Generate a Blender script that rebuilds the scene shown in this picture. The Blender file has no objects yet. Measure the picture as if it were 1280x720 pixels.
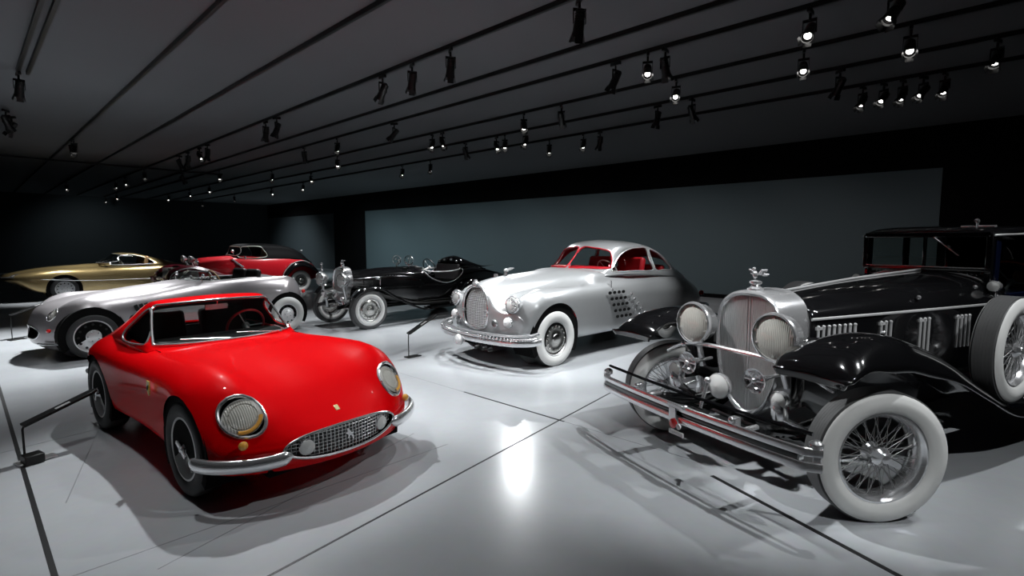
import bpy, bmesh, math, random
import numpy as np
from mathutils import Vector, Matrix
from mathutils.bvhtree import BVHTree
random.seed(7)
PI = math.pi
scn = bpy.context.scene
COL = scn.collection
# ------------------------------------------------------------ camera, world, exposure
cam_d = bpy.data.cameras.new('camera'); cam_d.sensor_width = 36.0; cam_d.lens = 18.0
cam = bpy.data.objects.new('camera', cam_d); COL.objects.link(cam)
cam.location = (0, 0, 1.75)
cam.rotation_euler = (PI / 2 - math.atan(58 / 640), 0, 0)
cam_d.clip_end = 200
scn.camera = cam
scn.view_settings.view_transform = 'Standard'
scn.view_settings.look = 'None'
scn.view_settings.gamma = 1.0
scn.view_settings.use_curve_mapping = False
scn.view_settings.exposure = 0.1
scn.cycles.max_bounces = 8
scn.cycles.caustics_reflective = False
scn.cycles.caustics_refractive = False
scn.cycles.sample_clamp_indirect = 3.0
w = bpy.data.worlds.new('hall_air'); scn.world = w; w.use_nodes = True
w.node_tree.nodes['Background'].inputs[0].default_value = (0.55, 0.65, 0.75, 1)
w.node_tree.nodes['Background'].inputs[1].default_value = 0.004

D1 = Vector((-0.7313, 0.6821, 0)); N1 = Vector((0.6821, 0.7313, 0))   # along the long wall, towards the long wall
def ST(s, t, z=0.0): v = N1 * s + D1 * t; return Vector((v.x, v.y, z))

def spot(name, loc, target, power, size=50, blend=0.6, radius=0.06, color=(.95, .98, 1.0)):
    d = bpy.data.lights.new(name, 'SPOT'); d.energy = power; d.spot_size = math.radians(size); d.spot_blend = blend
    d.shadow_soft_size = radius; d.color = color
    o = bpy.data.objects.new(name, d); COL.objects.link(o); o.location = loc
    o.rotation_euler = (Vector(target) - Vector(loc)).to_track_quat('-Z', 'Y').to_euler()
    return o
# beams from the tracks, some added to brighten radiator, headlights and floor: (track s, along t, height) -> aimed point, watts, cone
BEAMS = [   # (track s, along t, aim x, y, z, watts, cone, lamp radius)
 (2.2, 6.3, -2.2, 4.4, .5, 560, 66, .04), (0.85, 4.2, -2.2, 4.0, .5, 150, 60, .08), (4.85, 3.6, -1.9, 4.3, .5, 200, 46, .04),
 (3.45, 0.6, 1.5, 4.1, .6, 290, 52, .04), (3.45, 5.2, -.7, 6.2, 0, 540, 60, .06), (4.85, -1.0, 1.9, 4.4, .8, 260, 56, .05), (2.2, -1.6, 2.8, 3.5, .6, 280, 58, .04), (3.45, 3.6, 1.75, 3.85, .95, 750, 22, .05), (9.6, 8.75, -0.1, 4.2, 0, 330, 34, .05), (3.45, 0.2, -1.2, 3.5, .6, 200, 26, .04), (6.1, -1.5, 3.2, 4.4, .5, 260, 60, .06),  # narrow ones at the radiator and red headlights are added to brighten them
 (4.85, 5.4, 0.2, 7.8, .8, 520, 56, .05), (6.1, 3.4, 0.7, 7.9, .9, 420, 66, .08), (8.3, 2.6, 1.4, 8.8, 1.2, 420, 60, .08), (4.85, 3.0, 0.2, 6.6, 0, 300, 56, .10),
 (6.9, 7.1, -1.6, 8.6, 0, 520, 70, .10), (8.3, 8.8, -2.6, 11.0, .6, 420, 64, .08), (6.1, 9.4, -3.3, 10.4, .7, 320, 60, .08), (9.6, 10.0, -2.0, 12.6, .8, 260, 60, .08),
 (4.85, 11.3, -6.0, 8.6, .6, 460, 60, .08), (3.45, 9.0, -6.3, 8.0, .6, 200, 56, .08), (2.2, 12.0, -8.0, 8.0, 0, 1900, 84, .10), (.86, 8.0, -5.5, 5.8, 0, 120, 80, .10), (6.1, 13.5, -4.8, 11.3, .6, 380, 60, .08),  # strongest one added to lift the far-left floor
 (6.9, 19.0, -10.0, 16.2, .8, 620, 50, .08), (4.85, 20.0, -12.6, 16.0, .7, 850, 48, .08), (2.2, 20.0, -13.6, 15.2, .6, 420, 46, .08), (8.3, 16.2, -8.4, 17.6, .9, 620, 50, .08),
]
WALL_FILL = [(10.9, 25.0, 460, 0), (10.9, 21.5, 430, 0), (10.9, 18.0, 330, .2), (10.9, 14.5, 285, .4), (10.9, 11, 270, .6), (10.9, 7.5, 220, .8), (10.9, 4.0, 140, 1), (10.9, .5, 80, 1), (10.9, 34.5, 900, 0)]  # added fill spots standing in for floor light bounced onto the wall
for i, (s, t, pw, wm) in enumerate(WALL_FILL):
    p = ST(s, t, 4.0); q = ST(15, t + .5, 0.2); spot('wall_fill', p, q, pw, 95, 1.0, .25, (.80 + .2 * wm, .96 - .03 * wm, 1.0 - .08 * wm))
spot('wall_fill', ST(4.85, 36.5, 4.0), ST(5.5, 40.2, 1.0), 150, 110, 1.0, .2, (.8, .95, 1))  # added fill that lifts the dark end wall

for i, (s, t, tx, ty, tz, pw, sz, rad) in enumerate(BEAMS):
    spot('beam', ST(s, t, 4.02), (tx, ty, tz), pw, sz, 0.7, rad)

# ------------------------------------------------------------ materials
MATS = {}
def mat(name, color, rough=0.5, metal=0.0, coat=0.0, emit=None, es=0.0, spec=0.5, trans=0.0, ior=1.45, alpha=1.0, noise=None, bump=None):
    if name in MATS: return MATS[name]
    m = bpy.data.materials.new(name); m.use_nodes = True; nt = m.node_tree; b = nt.nodes['Principled BSDF']
    I = b.inputs
    I['Base Color'].default_value = (*color, 1); I['Roughness'].default_value = rough; I['Metallic'].default_value = metal
    I['Coat Weight'].default_value = coat; I['Coat Roughness'].default_value = 0.02
    I['Specular IOR Level'].default_value = spec; I['Transmission Weight'].default_value = trans; I['IOR'].default_value = ior
    I['Alpha'].default_value = alpha
    if emit: I['Emission Color'].default_value = (*emit, 1); I['Emission Strength'].default_value = es
    if noise:   # (scale, amount, rough amount)
        tc = nt.nodes.new('ShaderNodeTexCoord'); n = nt.nodes.new('ShaderNodeTexNoise'); n.inputs['Scale'].default_value = noise[0]; n.inputs['Detail'].default_value = 4
        nt.links.new(tc.outputs['Object'], n.inputs['Vector'])
        mx = nt.nodes.new('ShaderNodeMix'); mx.data_type = 'RGBA'
        mx.inputs[6].default_value = tuple(c * (1 - noise[1]) for c in color) + (1,); mx.inputs[7].default_value = tuple(min(1, c * (1 + noise[1])) for c in color) + (1,)
        nt.links.new(n.outputs['Fac'], mx.inputs[0]); nt.links.new(mx.outputs[2], I['Base Color'])
        mr = nt.nodes.new('ShaderNodeMapRange'); mr.inputs['To Min'].default_value = max(0, rough - noise[2]); mr.inputs['To Max'].default_value = rough + noise[2]
        nt.links.new(n.outputs['Fac'], mr.inputs['Value']); nt.links.new(mr.outputs[0], I['Roughness'])
    if bump:
        tc = nt.nodes.new('ShaderNodeTexCoord'); n = nt.nodes.new('ShaderNodeTexNoise'); n.inputs['Scale'].default_value = bump[0]
        nt.links.new(tc.outputs['Object'], n.inputs['Vector'])
        bp = nt.nodes.new('ShaderNodeBump'); bp.inputs['Strength'].default_value = bump[1]; bp.inputs['Distance'].default_value = 0.01
        nt.links.new(n.outputs['Fac'], bp.inputs['Height']); nt.links.new(bp.outputs[0], I['Normal'])
    MATS[name] = m; return m
RED = mat('red_paint', (0.74, 0.0005, 0.003), 0.4, 0.0, 0.35, spec=.03)
RED2 = mat('crimson_paint', (0.60, 0.01, 0.02), 0.35, 0.0, 1.0)
SHADED_RED = mat('shaded_red_paint', (0.10, 0.004, 0.012), 0.3, 0.0, 1.0)  # red of the front wings with their shade mixed into the colour
BLACK = mat('black_paint', (0.004, 0.004, 0.0045), 0.12, 0.0, 1.0)
BLACK2 = mat('black_fabric_top', (0.0025, 0.0025, 0.003), 0.7, spec=.15)
NAVY = mat('midnight_paint', (0.003, 0.005, 0.016), 0.12, 0.0, 1.0)
SILVER = mat('silver_paint', (0.50, 0.51, 0.515), 0.30, 0.55, 0.6)
CAP = mat('hubcap_metal', (.60, .59, .56), .22, 1.0)
SILVER2 = mat('bare_aluminium_paint', (0.43, 0.405, 0.415), 0.33, 0.6, 0.5)
GOLD = mat('gold_paint', (0.42, 0.31, 0.14), 0.28, 0.7, 0.8)
CREAM = mat('pewter_paint', (0.42, 0.42, 0.38), 0.32, 0.4, 0.7)
CHROME = mat('chrome', (0.88, 0.88, 0.89), 0.20, 0.85)
SATIN = mat('satin_chrome', (0.72, 0.72, 0.72), 0.34, 0.6)
SPOKE = mat('spoke_steel', (0.34, 0.34, 0.34), 0.35, 0.8)
GRILLE = mat('grille_bright', (0.68, 0.68, 0.68), 0.4, 0.4)
ALLOY = mat('wheel_alloy', (0.78, 0.78, 0.77), 0.45, 0.3)
TIRE = mat('tyre_rubber', (0.028, 0.028, 0.029), 0.55)
TREAD = mat('tread_rubber', (0.085, 0.085, 0.085), 0.55)
WHITEW = mat('white_wall', (0.72, 0.72, 0.70), 0.42, noise=(9, 0.06, 0.05))
DARK = mat('black_plastic', (0.006, 0.006, 0.006), 0.4)
PIT = mat('underbody_black', (0.003, 0.003, 0.003), 0.8, spec=0.1)
def thin_glass(name, tint, k, rough=0.0):
    m = bpy.data.materials.new(name); m.use_nodes = True; nt = m.node_tree; nt.nodes.clear()
    o = nt.nodes.new('ShaderNodeOutputMaterial'); t = nt.nodes.new('ShaderNodeBsdfTransparent'); t.inputs[0].default_value = (*tint, 1)
    g = nt.nodes.new('ShaderNodeBsdfGlossy'); g.inputs['Roughness'].default_value = rough; lw = nt.nodes.new('ShaderNodeLayerWeight'); lw.inputs[0].default_value = .5; pw = nt.nodes.new('ShaderNodeMath'); pw.operation = 'POWER'; pw.inputs[1].default_value = 4; f = nt.nodes.new('ShaderNodeMath'); f.operation = 'MULTIPLY_ADD'; f.inputs[1].default_value = .6; f.inputs[2].default_value = k
    nt.links.new(lw.outputs['Facing'], pw.inputs[0]); nt.links.new(pw.outputs[0], f.inputs[0])
    x = nt.nodes.new('ShaderNodeMixShader'); L = nt.links.new
    L(f.outputs[0], x.inputs[0]); L(t.outputs[0], x.inputs[1]); L(g.outputs[0], x.inputs[2]); L(x.outputs[0], o.inputs[0]); return m
GLASS = thin_glass('clear_glass', (.92, .95, .94), .04)
LENS = thin_glass('lamp_lens', (.94, .94, .92), .06, .02)
FROST = mat('ribbed_lamp_glass', (0.80, 0.80, 0.78), 0.15, trans=0.15, coat=0.6)
AMBER = mat('amber_lens', (0.85, 0.42, 0.08), 0.15, coat=1.0)
YELLOW = mat('yellow_enamel', (0.9, 0.58, 0.02), 0.3, coat=1.0)
REDLENS = mat('red_lens', (0.8, 0.02, 0.02), 0.15, coat=1.0)
ORANGE = mat('orange_pinstripe', (0.9, 0.13, 0.02), 0.3, coat=0.5)
LEATHER = mat('black_leather', (0.012, 0.012, 0.012), 0.45)
REDLEA = mat('red_leather', (0.52, 0.012, 0.02), 0.42)
TANLEA = mat('tan_leather', (0.42, 0.25, 0.12), 0.5)
LINING = mat('dark_lining', (.008, .008, .009), .8)
WHITE = mat('white_enamel', (0.8, 0.8, 0.8), 0.3)

# ------------------------------------------------------------ mesh helpers
def pchip(xk, yk, x):
    xk = np.asarray(xk, float); yk = np.asarray(yk, float); x = np.clip(np.asarray(x, float), xk[0], xk[-1])
    h = np.diff(xk); h[h < 1e-9] = 1e-9; d = np.diff(yk) / h; n = len(xk)
    if n == 2: return yk[0] + (x - xk[0]) * d[0]
    m = np.zeros(n)
    for i in range(1, n - 1):
        if d[i - 1] * d[i] > 0:
            w1 = 2 * h[i] + h[i - 1]; w2 = h[i] + 2 * h[i - 1]; m[i] = (w1 + w2) / (w1 / d[i - 1] + w2 / d[i])
    m[0] = d[0]; m[-1] = d[-1]
    k = np.clip(np.searchsorted(xk, x) - 1, 0, n - 2)
    t = (x - xk[k]) / h[k]
    return ((1 + 2 * t) * (1 - t) ** 2 * yk[k] + t * (1 - t) ** 2 * h[k] * m[k] + t * t * (3 - 2 * t) * yk[k + 1] + t * t * (t - 1) * h[k] * m[k + 1])
def crom(pts, n, closed=False):
    P = np.asarray(pts, float); out = []
    N = len(P); segs = N if closed else N - 1
    for i in range(segs):
        p0 = P[(i - 1) % N] if (closed or i > 0) else 2 * P[0] - P[1]
        p1 = P[i]; p2 = P[(i + 1) % N]; p3 = P[(i + 2) % N] if (closed or i < N - 2) else 2 * P[-1] - P[-2]
        for j in range(n):
            t = j / n
            out.append(0.5 * ((2 * p1) + (-p0 + p2) * t + (2 * p0 - 5 * p1 + 4 * p2 - p3) * t * t + (-p0 + 3 * p1 - 3 * p2 + p3) * t ** 3))
    if not closed: out.append(P[-1])
    return np.array(out)

class MB:
    def __init__(s): s.v = []; s.f = []
    def add(s, vs, fs):
        k = len(s.v); s.v += [tuple(map(float, v)) for v in vs]; s.f += [tuple(i + k for i in f) for f in fs]; return s
    def box(s, c, d, rz=0.0, ry=0.0, rx=0.0, taper=1.0):
        M = Matrix.Rotation(rz, 3, 'Z') @ Matrix.Rotation(ry, 3, 'Y') @ Matrix.Rotation(rx, 3, 'X')
        vs = []
        for z in (-1, 1):
            q = taper if z > 0 else 1
            for x, y in ((-1, -1), (1, -1), (1, 1), (-1, 1)):
                vs.append(Vector(c) + M @ Vector((x * d[0] / 2 * q, y * d[1] / 2 * q, z * d[2] / 2)))
        return s.add(vs, [(3, 2, 1, 0), (4, 5, 6, 7), (0, 1, 5, 4), (1, 2, 6, 5), (2, 3, 7, 6), (3, 0, 4, 7)])
    def lathe(s, prof, o, ax, n=32, cap=True, scale=(1, 1), up=(0, 0, 1), arc=None):
        """prof: (radius, distance along axis)"""
        a = Vector(ax).normalized(); u = Vector(up)
        if abs(a.dot(u)) > 0.95: u = Vector((1, 0, 0))
        e1 = (u - a * u.dot(a)).normalized(); e2 = a.cross(e1); o = Vector(o); vs = []; fs = []
        a0, a1 = arc if arc else (0, 2 * PI)
        nn = n if not arc else n + 1
        for r, h in prof:
            for k in range(nn):
                t = a0 + (a1 - a0) * k / n
                vs.append(o + a * h + e1 * (r * scale[0] * math.cos(t)) + e2 * (r * scale[1] * math.sin(t)))
        for i in range(len(prof) - 1):
            for k in range(n if not arc else n):
                k2 = (k + 1) % nn
                fs.append((i * nn + k, i * nn + k2, (i + 1) * nn + k2, (i + 1) * nn + k))
        if cap and not arc:
            if prof[0][0] > 1e-6: fs.append(tuple(range(nn - 1, -1, -1)))
            if prof[-1][0] > 1e-6: fs.append(tuple((len(prof) - 1) * nn + k for k in range(nn)))
        return s.add(vs, fs)
    def cyl(s, p0, p1, r0, r1=None, n=12):
        r1 = r0 if r1 is None else r1; d = Vector(p1) - Vector(p0)
        return s.lathe([(r0, 0), (r1, d.length)], p0, d, n)
    def sphere(s, c, r, n=12, sc=(1, 1, 1)):
        vs = []; fs = []; m = n // 2 + 1
        for i in range(m + 1):
            th = PI * i / m
            for k in range(n):
                ph = 2 * PI * k / n
                vs.append((c[0] + r * sc[0] * math.sin(th) * math.cos(ph), c[1] + r * sc[1] * math.sin(th) * math.sin(ph), c[2] + r * sc[2] * math.cos(th)))
        for i in range(m):
            for k in range(n): fs.append((i * n + k, (i + 1) * n + k, (i + 1) * n + (k + 1) % n, i * n + (k + 1) % n))
        return s.add(vs, fs)
    def tube(s, pts, r, n=8, closed=False, flat=1.0, radii=None):
        P = [Vector(p) for p in pts]; Q = []
        for p in P:
            if not Q or (p - Q[-1]).length > 1e-5: Q.append(p)
        if closed and (Q[0] - Q[-1]).length < 1e-5: Q.pop()
        P = Q; N = len(P)
        N = len(P)
        if N < 2: return s
        vs = []; fs = []; prev = None
        for i in range(N):
            t = (P[(i + 1) % N] - P[(i - 1) % N]) if (closed or 0 < i < N - 1) else (P[1] - P[0] if i == 0 else P[-1] - P[-2])
            t.normalize()
            if prev is None:
                u = Vector((0, 0, 1)) if abs(t.z) < 0.9 else Vector((1, 0, 0))
                e = (u - t * u.dot(t)).normalized()
            else:
                e = prev - t * prev.dot(t); e = e.normalized() if e.length > 1e-6 else prev
            prev = e; b = t.cross(e); rr = radii[i] if radii else r
            for k in range(n):
                a = 2 * PI * k / n; vs.append(P[i] + e * (rr * math.cos(a)) + b * (rr * flat * math.sin(a)))
        for i in range(N if closed else N - 1):
            j = (i + 1) % N
            for k in range(n): fs.append((i * n + k, i * n + (k + 1) % n, j * n + (k + 1) % n, j * n + k))
        if not closed: fs.append(tuple(range(n - 1, -1, -1))); fs.append(tuple((N - 1) * n + k for k in range(n)))
        return s.add(vs, fs)
    def grid(s, rows, closed=False):
        n = len(rows[0]); vs = [p for r in rows for p in r]; fs = []
        for i in range(len(rows) - 1):
            for k in range(n if closed else n - 1): fs.append((i * n + k, i * n + (k + 1) % n, (i + 1) * n + (k + 1) % n, (i + 1) * n + k))
        return s.add(vs, fs)
    def prism(s, outline, z0, z1, M=None):
        """outline in 2-D (a, b), extruded c from z0 to z1; M maps (a, b, c) to the place"""
        M = M or (lambda a, b, c: (a, b, c)); n = len(outline)
        vs = [M(a, b, z0) for a, b in outline] + [M(a, b, z1) for a, b in outline]
        return s.add(vs, [tuple(range(n - 1, -1, -1)), tuple(range(n, 2 * n))] + [(i, (i + 1) % n, n + (i + 1) % n, n + i) for i in range(n)])
    def build(s, name, m, parent=None, smooth=True, bevel=0.0, auto=None, solid=0.0, inner=None):
        me = bpy.data.meshes.new(name); me.from_pydata(s.v, [], s.f); me.update()
        bm = bmesh.new(); bm.from_mesh(me); bmesh.ops.remove_doubles(bm, verts=bm.verts, dist=1e-5)
        bmesh.ops.recalc_face_normals(bm, faces=bm.faces); bm.to_mesh(me); bm.free()
        me.materials.append(m)
        o = bpy.data.objects.new(name, me); COL.objects.link(o)
        if parent is not None: o.parent = parent
        if smooth:
            me.shade_smooth()
            ang = 35 if auto is None else auto
            if ang < 180: me.set_sharp_from_angle(angle=math.radians(ang))
        if solid:
            md = o.modifiers.new('thickness', 'SOLIDIFY'); md.thickness = solid; md.offset = -1
            if inner is not None: me.materials.append(inner); md.material_offset = 1
        if bevel:
            md = o.modifiers.new('edges', 'BEVEL'); md.width = bevel; md.segments = 2; md.limit_method = 'ANGLE'
        return o

def thing(name, label, cat, loc=(0, 0, 0), rz=0.0, group=None):
    o = bpy.data.objects.new(name, None); COL.objects.link(o); o.location = loc; o.rotation_euler = (0, 0, rz)
    o.empty_display_size = 0.2; o['label'] = label; o['category'] = cat
    if group: o['group'] = group
    return o
def tag(o, label, cat, group=None):
    o['label'] = label; o['category'] = cat
    if group: o['group'] = group
    return o
def copy_tree(o, parent=None):
    c = o.copy(); COL.objects.link(c)
    if parent is not None: c.parent = parent
    for ch in list(o.children): copy_tree(ch, c)
    return c
def place(o, loc, rz=None):
    o.location = loc
    if rz is not None: o.rotation_euler = (0, 0, rz)
    return o

# ------------------------------------------------------------ car-shell machinery
class Shell:
    """a smooth skin of quads that can be split along outlines seen from the side, the front or the top"""
    def __init__(s): s.V = np.zeros((0, 3)); s.F = []; s.bvh = None
    def rows(s, rows):
        k = len(s.V); n = len(rows[0]); s.V = np.vstack([s.V] + [np.asarray(r, float) for r in rows])
        for i in range(len(rows) - 1):
            for j in range(n - 1):
                f = (k + i * n + j, k + i * n + j + 1, k + (i + 1) * n + j + 1, k + (i + 1) * n + j)
                s.F.append(f)
        return s
    def fin(s): s.bvh = BVHTree.FromPolygons([tuple(v) for v in s.V], s.F); return s
    def split(s, axes, poly, ok, snap=True):
        """faces whose middle lies inside poly (2-D on axes) and pass ok(centre) leave the skin; returns them"""
        a, b = axes; c = 3 - a - b; P = np.asarray(poly, float); Q = np.roll(P, -1, 0)
        F = s.F; C = np.array([s.V[list(f)].mean(0) for f in F]) if F else np.zeros((0, 3))
        x, y = C[:, a], C[:, b]; ins = np.zeros(len(C), bool)
        for (x1, y1), (x2, y2) in zip(P, Q):
            cond = (y1 > y) != (y2 > y)
            if y1 != y2: ins ^= cond & (x < (x2 - x1) * (y - y1) / (y2 - y1) + x1)
        ins &= np.array([ok(p) for p in C], bool)
        fin = [f for f, i in zip(F, ins) if i]; fout = [f for f, i in zip(F, ins) if not i]
        if snap:
            vi = set(i for f in fin for i in f) & set(i for f in fout for i in f)
            D = Q - P; L = (D ** 2).sum(1); L[L < 1e-12] = 1e-12
            for i in vi:
                p = s.V[i][[a, b]]; t = np.clip(((p - P) * D).sum(1) / L, 0, 1); R = P + D * t[:, None]
                k = ((R - p) ** 2).sum(1).argmin(); old = s.V[i].copy(); new = old.copy(); new[a], new[b] = R[k]
                o = [0, 0, 0]; o[a] = new[a]; o[b] = new[b]; best = None
                for sg in (1, -1):
                    o[c] = old[c] + sg * 0.15; d = [0, 0, 0]; d[c] = -sg
                    h = s.bvh.ray_cast(Vector(o), Vector(d), 0.3)
                    if h[0] is not None and (best is None or abs(h[0][c] - old[c]) < abs(best - old[c])): best = h[0][c]
                if best is not None: new[c] = best
                s.V[i] = new
        s.F = fout
        return fin
    def loops(s, faces):
        cnt = {}; rep = {}; can = {}
        for f in faces:
            for i in f: can[i] = rep.setdefault(tuple(np.round(s.V[i], 4)), i)
        for f in faces:
            f = [can[i] for i in f]; f = [v for k, v in enumerate(f) if v != f[k - 1]]
            for i in range(len(f)):
                e = (f[i], f[(i + 1) % len(f)]); k = (min(e), max(e)); cnt[k] = cnt.get(k, 0) + 1
        nb = {}
        for (i, j), c in cnt.items():
            if c == 1: nb.setdefault(i, []).append(j); nb.setdefault(j, []).append(i)
        seen = set(); out = []
        for st in nb:
            if st in seen: continue
            lp = [st]; seen.add(st); cur = st
            while True:
                nx = [q for q in nb[cur] if q not in seen]
                if not nx: break
                cur = nx[0]; seen.add(cur); lp.append(cur)
            if len(lp) > 6:
                Q = s.V[lp]; sv = np.linalg.svd(Q - Q.mean(0))[1]
                if sv[1] > .12 * sv[0]: out.append([tuple(s.V[i]) for i in lp])
        return out
    def mb(s, faces=None, off=(0, 0, 0)):
        faces = s.F if faces is None else faces
        idx = sorted(set(i for f in faces for i in f)); mp = {i: k for k, i in enumerate(idx)}
        m = MB(); m.add([s.V[i] + np.array(off) for i in idx], [tuple(mp[i] for i in f) for f in faces]); return m

def circle(cx, cy, r, n=40, ry=None, a0=0, a1=2 * PI):
    ry = r if ry is None else ry
    return [(cx + r * math.cos(a0 + (a1 - a0) * k / n), cy + ry * math.sin(a0 + (a1 - a0) * k / n)) for k in range(n)]
def smooth_loop(pts, n=6): return crom(pts, n, True)

def section_rows(keys, xs, secf, nu=26, bow=None, cap0=0, cap1=0, dome=0.02):
    """keys: {name: [(x, value)...]}; xs ascending; secf(p, x) -> half section [(y, z)] from top centre to bottom centre"""
    P = {k: pchip([a for a, _ in sorted(v)], [b for _, b in sorted(v)], xs) for k, v in keys.items()}
    rows = []
    for i, x in enumerate(xs):
        p = {k: float(P[k][i]) for k in P}; pts = np.array(secf(p, x), float)
        d = np.concatenate([[0], np.cumsum(np.sqrt((np.diff(pts, axis=0) ** 2).sum(1)) + 1e-5)]); d /= d[-1]
        tq = np.linspace(0, 1, nu); y = pchip(d, pts[:, 0], tq); z = pchip(d, pts[:, 1], tq)
        half = [(x, a, b) for a, b in zip(y, z)]
        full = [(x, -a, b) for (x, a, b) in half[::-1]][:-1] + half
        rows.append(np.array(full))
    def cap(row, k, sgn):
        zc = (row[:, 2].max() + row[:, 2].min()) / 2; out = []
        for j in range(1, k + 1):
            q = 1 - j / k; r = row.copy(); zm = zc + (row[:, 2] - zc) * q
            r[:, 2] = zm; r[:, 1] = row[:, 1] * (0.9 + 0.1 * q); r[:, 0] = row[:, 0] + sgn * dome * math.sqrt(1 - q * q)
            if j == k:      # upper and lower edges meet vertex on vertex
                h = r[nu - 1:, 1]; yh = (h + h[::-1]) / 2; r[nu - 1:, 1] = yh; r[:nu, 1] = -yh[::-1]
            out.append(r)
        return out
    if cap0: rows = cap(rows[0], cap0, -1)[::-1] + rows
    if cap1: rows = rows + cap(rows[-1], cap1, 1)
    if bow:
        for r in rows: r[:, 0] = r[:, 0] - np.array([bow(x, y) for x, y in zip(r[:, 0], r[:, 1])])
    return rows
def dense(a, b, step, ends=0.0):
    n = max(2, int(abs(b - a) / step)); return np.linspace(a, b, n)

# ------------------------------------------------------------ wheels (centred at 0, outer face towards +y)
def tyre_profile(R, rr, W):
    h = W / 2
    return [(rr, -h * .72), (rr + .01, -h * .9), (rr + (R - rr) * .45, -h), (rr + (R - rr) * .8, -h * .93), (R - .012, -h * .80), (R - .002, -h * .66),
            (R, -h * .3), (R, 0), (R, h * .3), (R - .002, h * .66), (R - .012, h * .80), (rr + (R - rr) * .8, h * .93), (rr + (R - rr) * .45, h), (rr + .01, h * .9), (rr, h * .72)]
def make_wheel(R, rr, W, white=0.0, style='wire', parent=None, n=56, grooves=False, rimc=SATIN, both=True, spokes=64, srad=.0035, spm=None):
    h = W / 2
    t = MB(); t.lathe(tyre_profile(R, rr, W), (0, 0, 0), (0, 1, 0), n, cap=False)
    if grooves:
        for yy in (-.6, -.36, -.12, .12, .36, .6):
            t.lathe([(R - .004, yy * h - .013), (R + .005, yy * h - .010), (R + .005, yy * h + .010), (R - .004, yy * h + .013)], (0, 0, 0), (0, 1, 0), n, cap=False)
    wh = t.build('wheel', TIRE if not grooves else TREADM(), parent, auto=50)
    if white:
        for sg in ((1, -1) if both else (1,)):
            m = MB(); r1 = rr + (R - rr) * white
            pr = []
            for q in np.linspace(0, 1, 7):
                rad = rr + .008 + (r1 - rr - .008) * q; bulge = math.sin(q * PI) * .012
                pr.append((rad, sg * (h * (1.0 - 0.10 * abs(q - .45) * 2) + .002 + bulge)))
            pr.append((r1 + .004, sg * h * .84)); pr.insert(0, (rr, sg * h * .80))
            m.lathe(pr, (0, 0, 0), (0, 1, 0), n, cap=False); m.build('white_wall', WHITEW, wh, auto=180)
    rm = MB(); rm.lathe([(rr + .002, h * .82), (rr + .006, h * .88), (rr - .008, h * .90), (rr - .018, h * .72), (rr - .035, h * .45), (rr - .04, 0), (rr - .035, -h * .45), (rr - .018, -h * .72), (rr - .008, -h * .9), (rr + .006, -h * .88), (rr + .002, -h * .82)], (0, 0, 0), (0, 1, 0), n, cap=False)
    rm.build('rim', rimc, wh)
    if style == 'wire':
        sp = MB(); hr = rr * .20; ro = rr - .03
        for k in range(spokes):
            lay = k % 4; a = 2 * PI * k / spokes; off = (0.42, -0.42, 0.30, -0.30)[lay]
            hy = (h * .62, h * .62, -h * .45, -h * .45)[lay]; ry = (h * .10, h * .12, -h * .1, -h * .12)[lay] + (h * .3 if lay < 2 else 0)
            p0 = (hr * math.cos(a + off), hy, hr * math.sin(a + off)); p1 = (ro * math.cos(a), ry, ro * math.sin(a))
            sp.cyl(p0, p1, srad, n=5)
        sp.build('spokes', spm or rimc, wh)
        hb = MB(); hb.lathe([(hr * .9, -h * .7), (hr * 1.1, -h * .5), (hr * .75, -h * .3), (hr * .7, h * .4), (hr * 1.1, h * .62), (hr * .9, h * .78), (hr * .55, h * .95), (hr * .45, h * 1.12), (0.001, h * 1.18)], (0, 0, 0), (0, 1, 0), 24)
        for a in (0.5, 0.5 + PI):
            hb.box((hr * 1.15 * math.cos(a), h * 1.02, hr * 1.15 * math.sin(a)), (hr * 1.5, .014, hr * .6), ry=-a)
        hb.build('hub', CHROME, wh)
    elif style == 'disc':
        d = MB(); d.lathe([(rr - .016, h * .70), (rr * .86, h * .62), (rr * .80, h * .78), (rr * .62, h * .86), (rr * .56, h * .80), (rr * .3, h * .92), (rr * .26, h * 1.05), (rr * .12, h * 1.14), (.001, h * 1.16)], (0, 0, 0), (0, 1, 0), n, cap=False)
        for k in range(16):
            a = 2 * PI * k / 16; d.sphere((rr * .71 * math.cos(a), h * .84, rr * .71 * math.sin(a)), rr * .055, 8)
        d.build('hubcap', CAP, wh)
    elif style == 'slots':      # pressed disc with round holes ringed in bright metal
        d = MB(); d.lathe([(rr - .016, h * .70), (rr * .9, h * .66), (rr * .6, h * .78), (rr * .42, h * .80), (rr * .40, h * .84), (rr * .2, h * .95), (.001, h * .98)], (0, 0, 0), (0, 1, 0), n, cap=False)
        d.build('disc', rimc, wh)
        e = MB()
        for k in range(12):
            a = 2 * PI * k / 12
            e.lathe([(rr * .075, 0), (rr * .075, .012), (.001, .012)], (rr * .76 * math.cos(a), h * .69, rr * .76 * math.sin(a)), (0, 1, 0), 10)
        e.build('vent_holes', DARK, wh)
        g = MB()
        for k in range(5):
            a = 2 * PI * k / 5; g.sphere((rr * .3 * math.cos(a), h * .92, rr * .3 * math.sin(a)), rr * .05, 8)
        g.build('wheel_nuts', CHROME, wh)
    return wh
def TREADM(): return TREAD
def add_wheels(proto, parent, spots):
    """spots: (x, y, z, outer side sign, steer) - proto itself takes the first"""
    for i, (x, y, z, sg, st) in enumerate(spots):
        o = proto if i == 0 else copy_tree(proto, parent)
        o.location = (x, y, z); o.rotation_euler = (0, random.uniform(0, 6) if i else 0.0, 0)
        rz = (0 if sg > 0 else PI) + st
        o.rotation_euler = (Matrix.Rotation(rz, 3, 'Z') @ Matrix.Rotation(0.7 * i, 3, 'Y')).to_euler()
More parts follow.
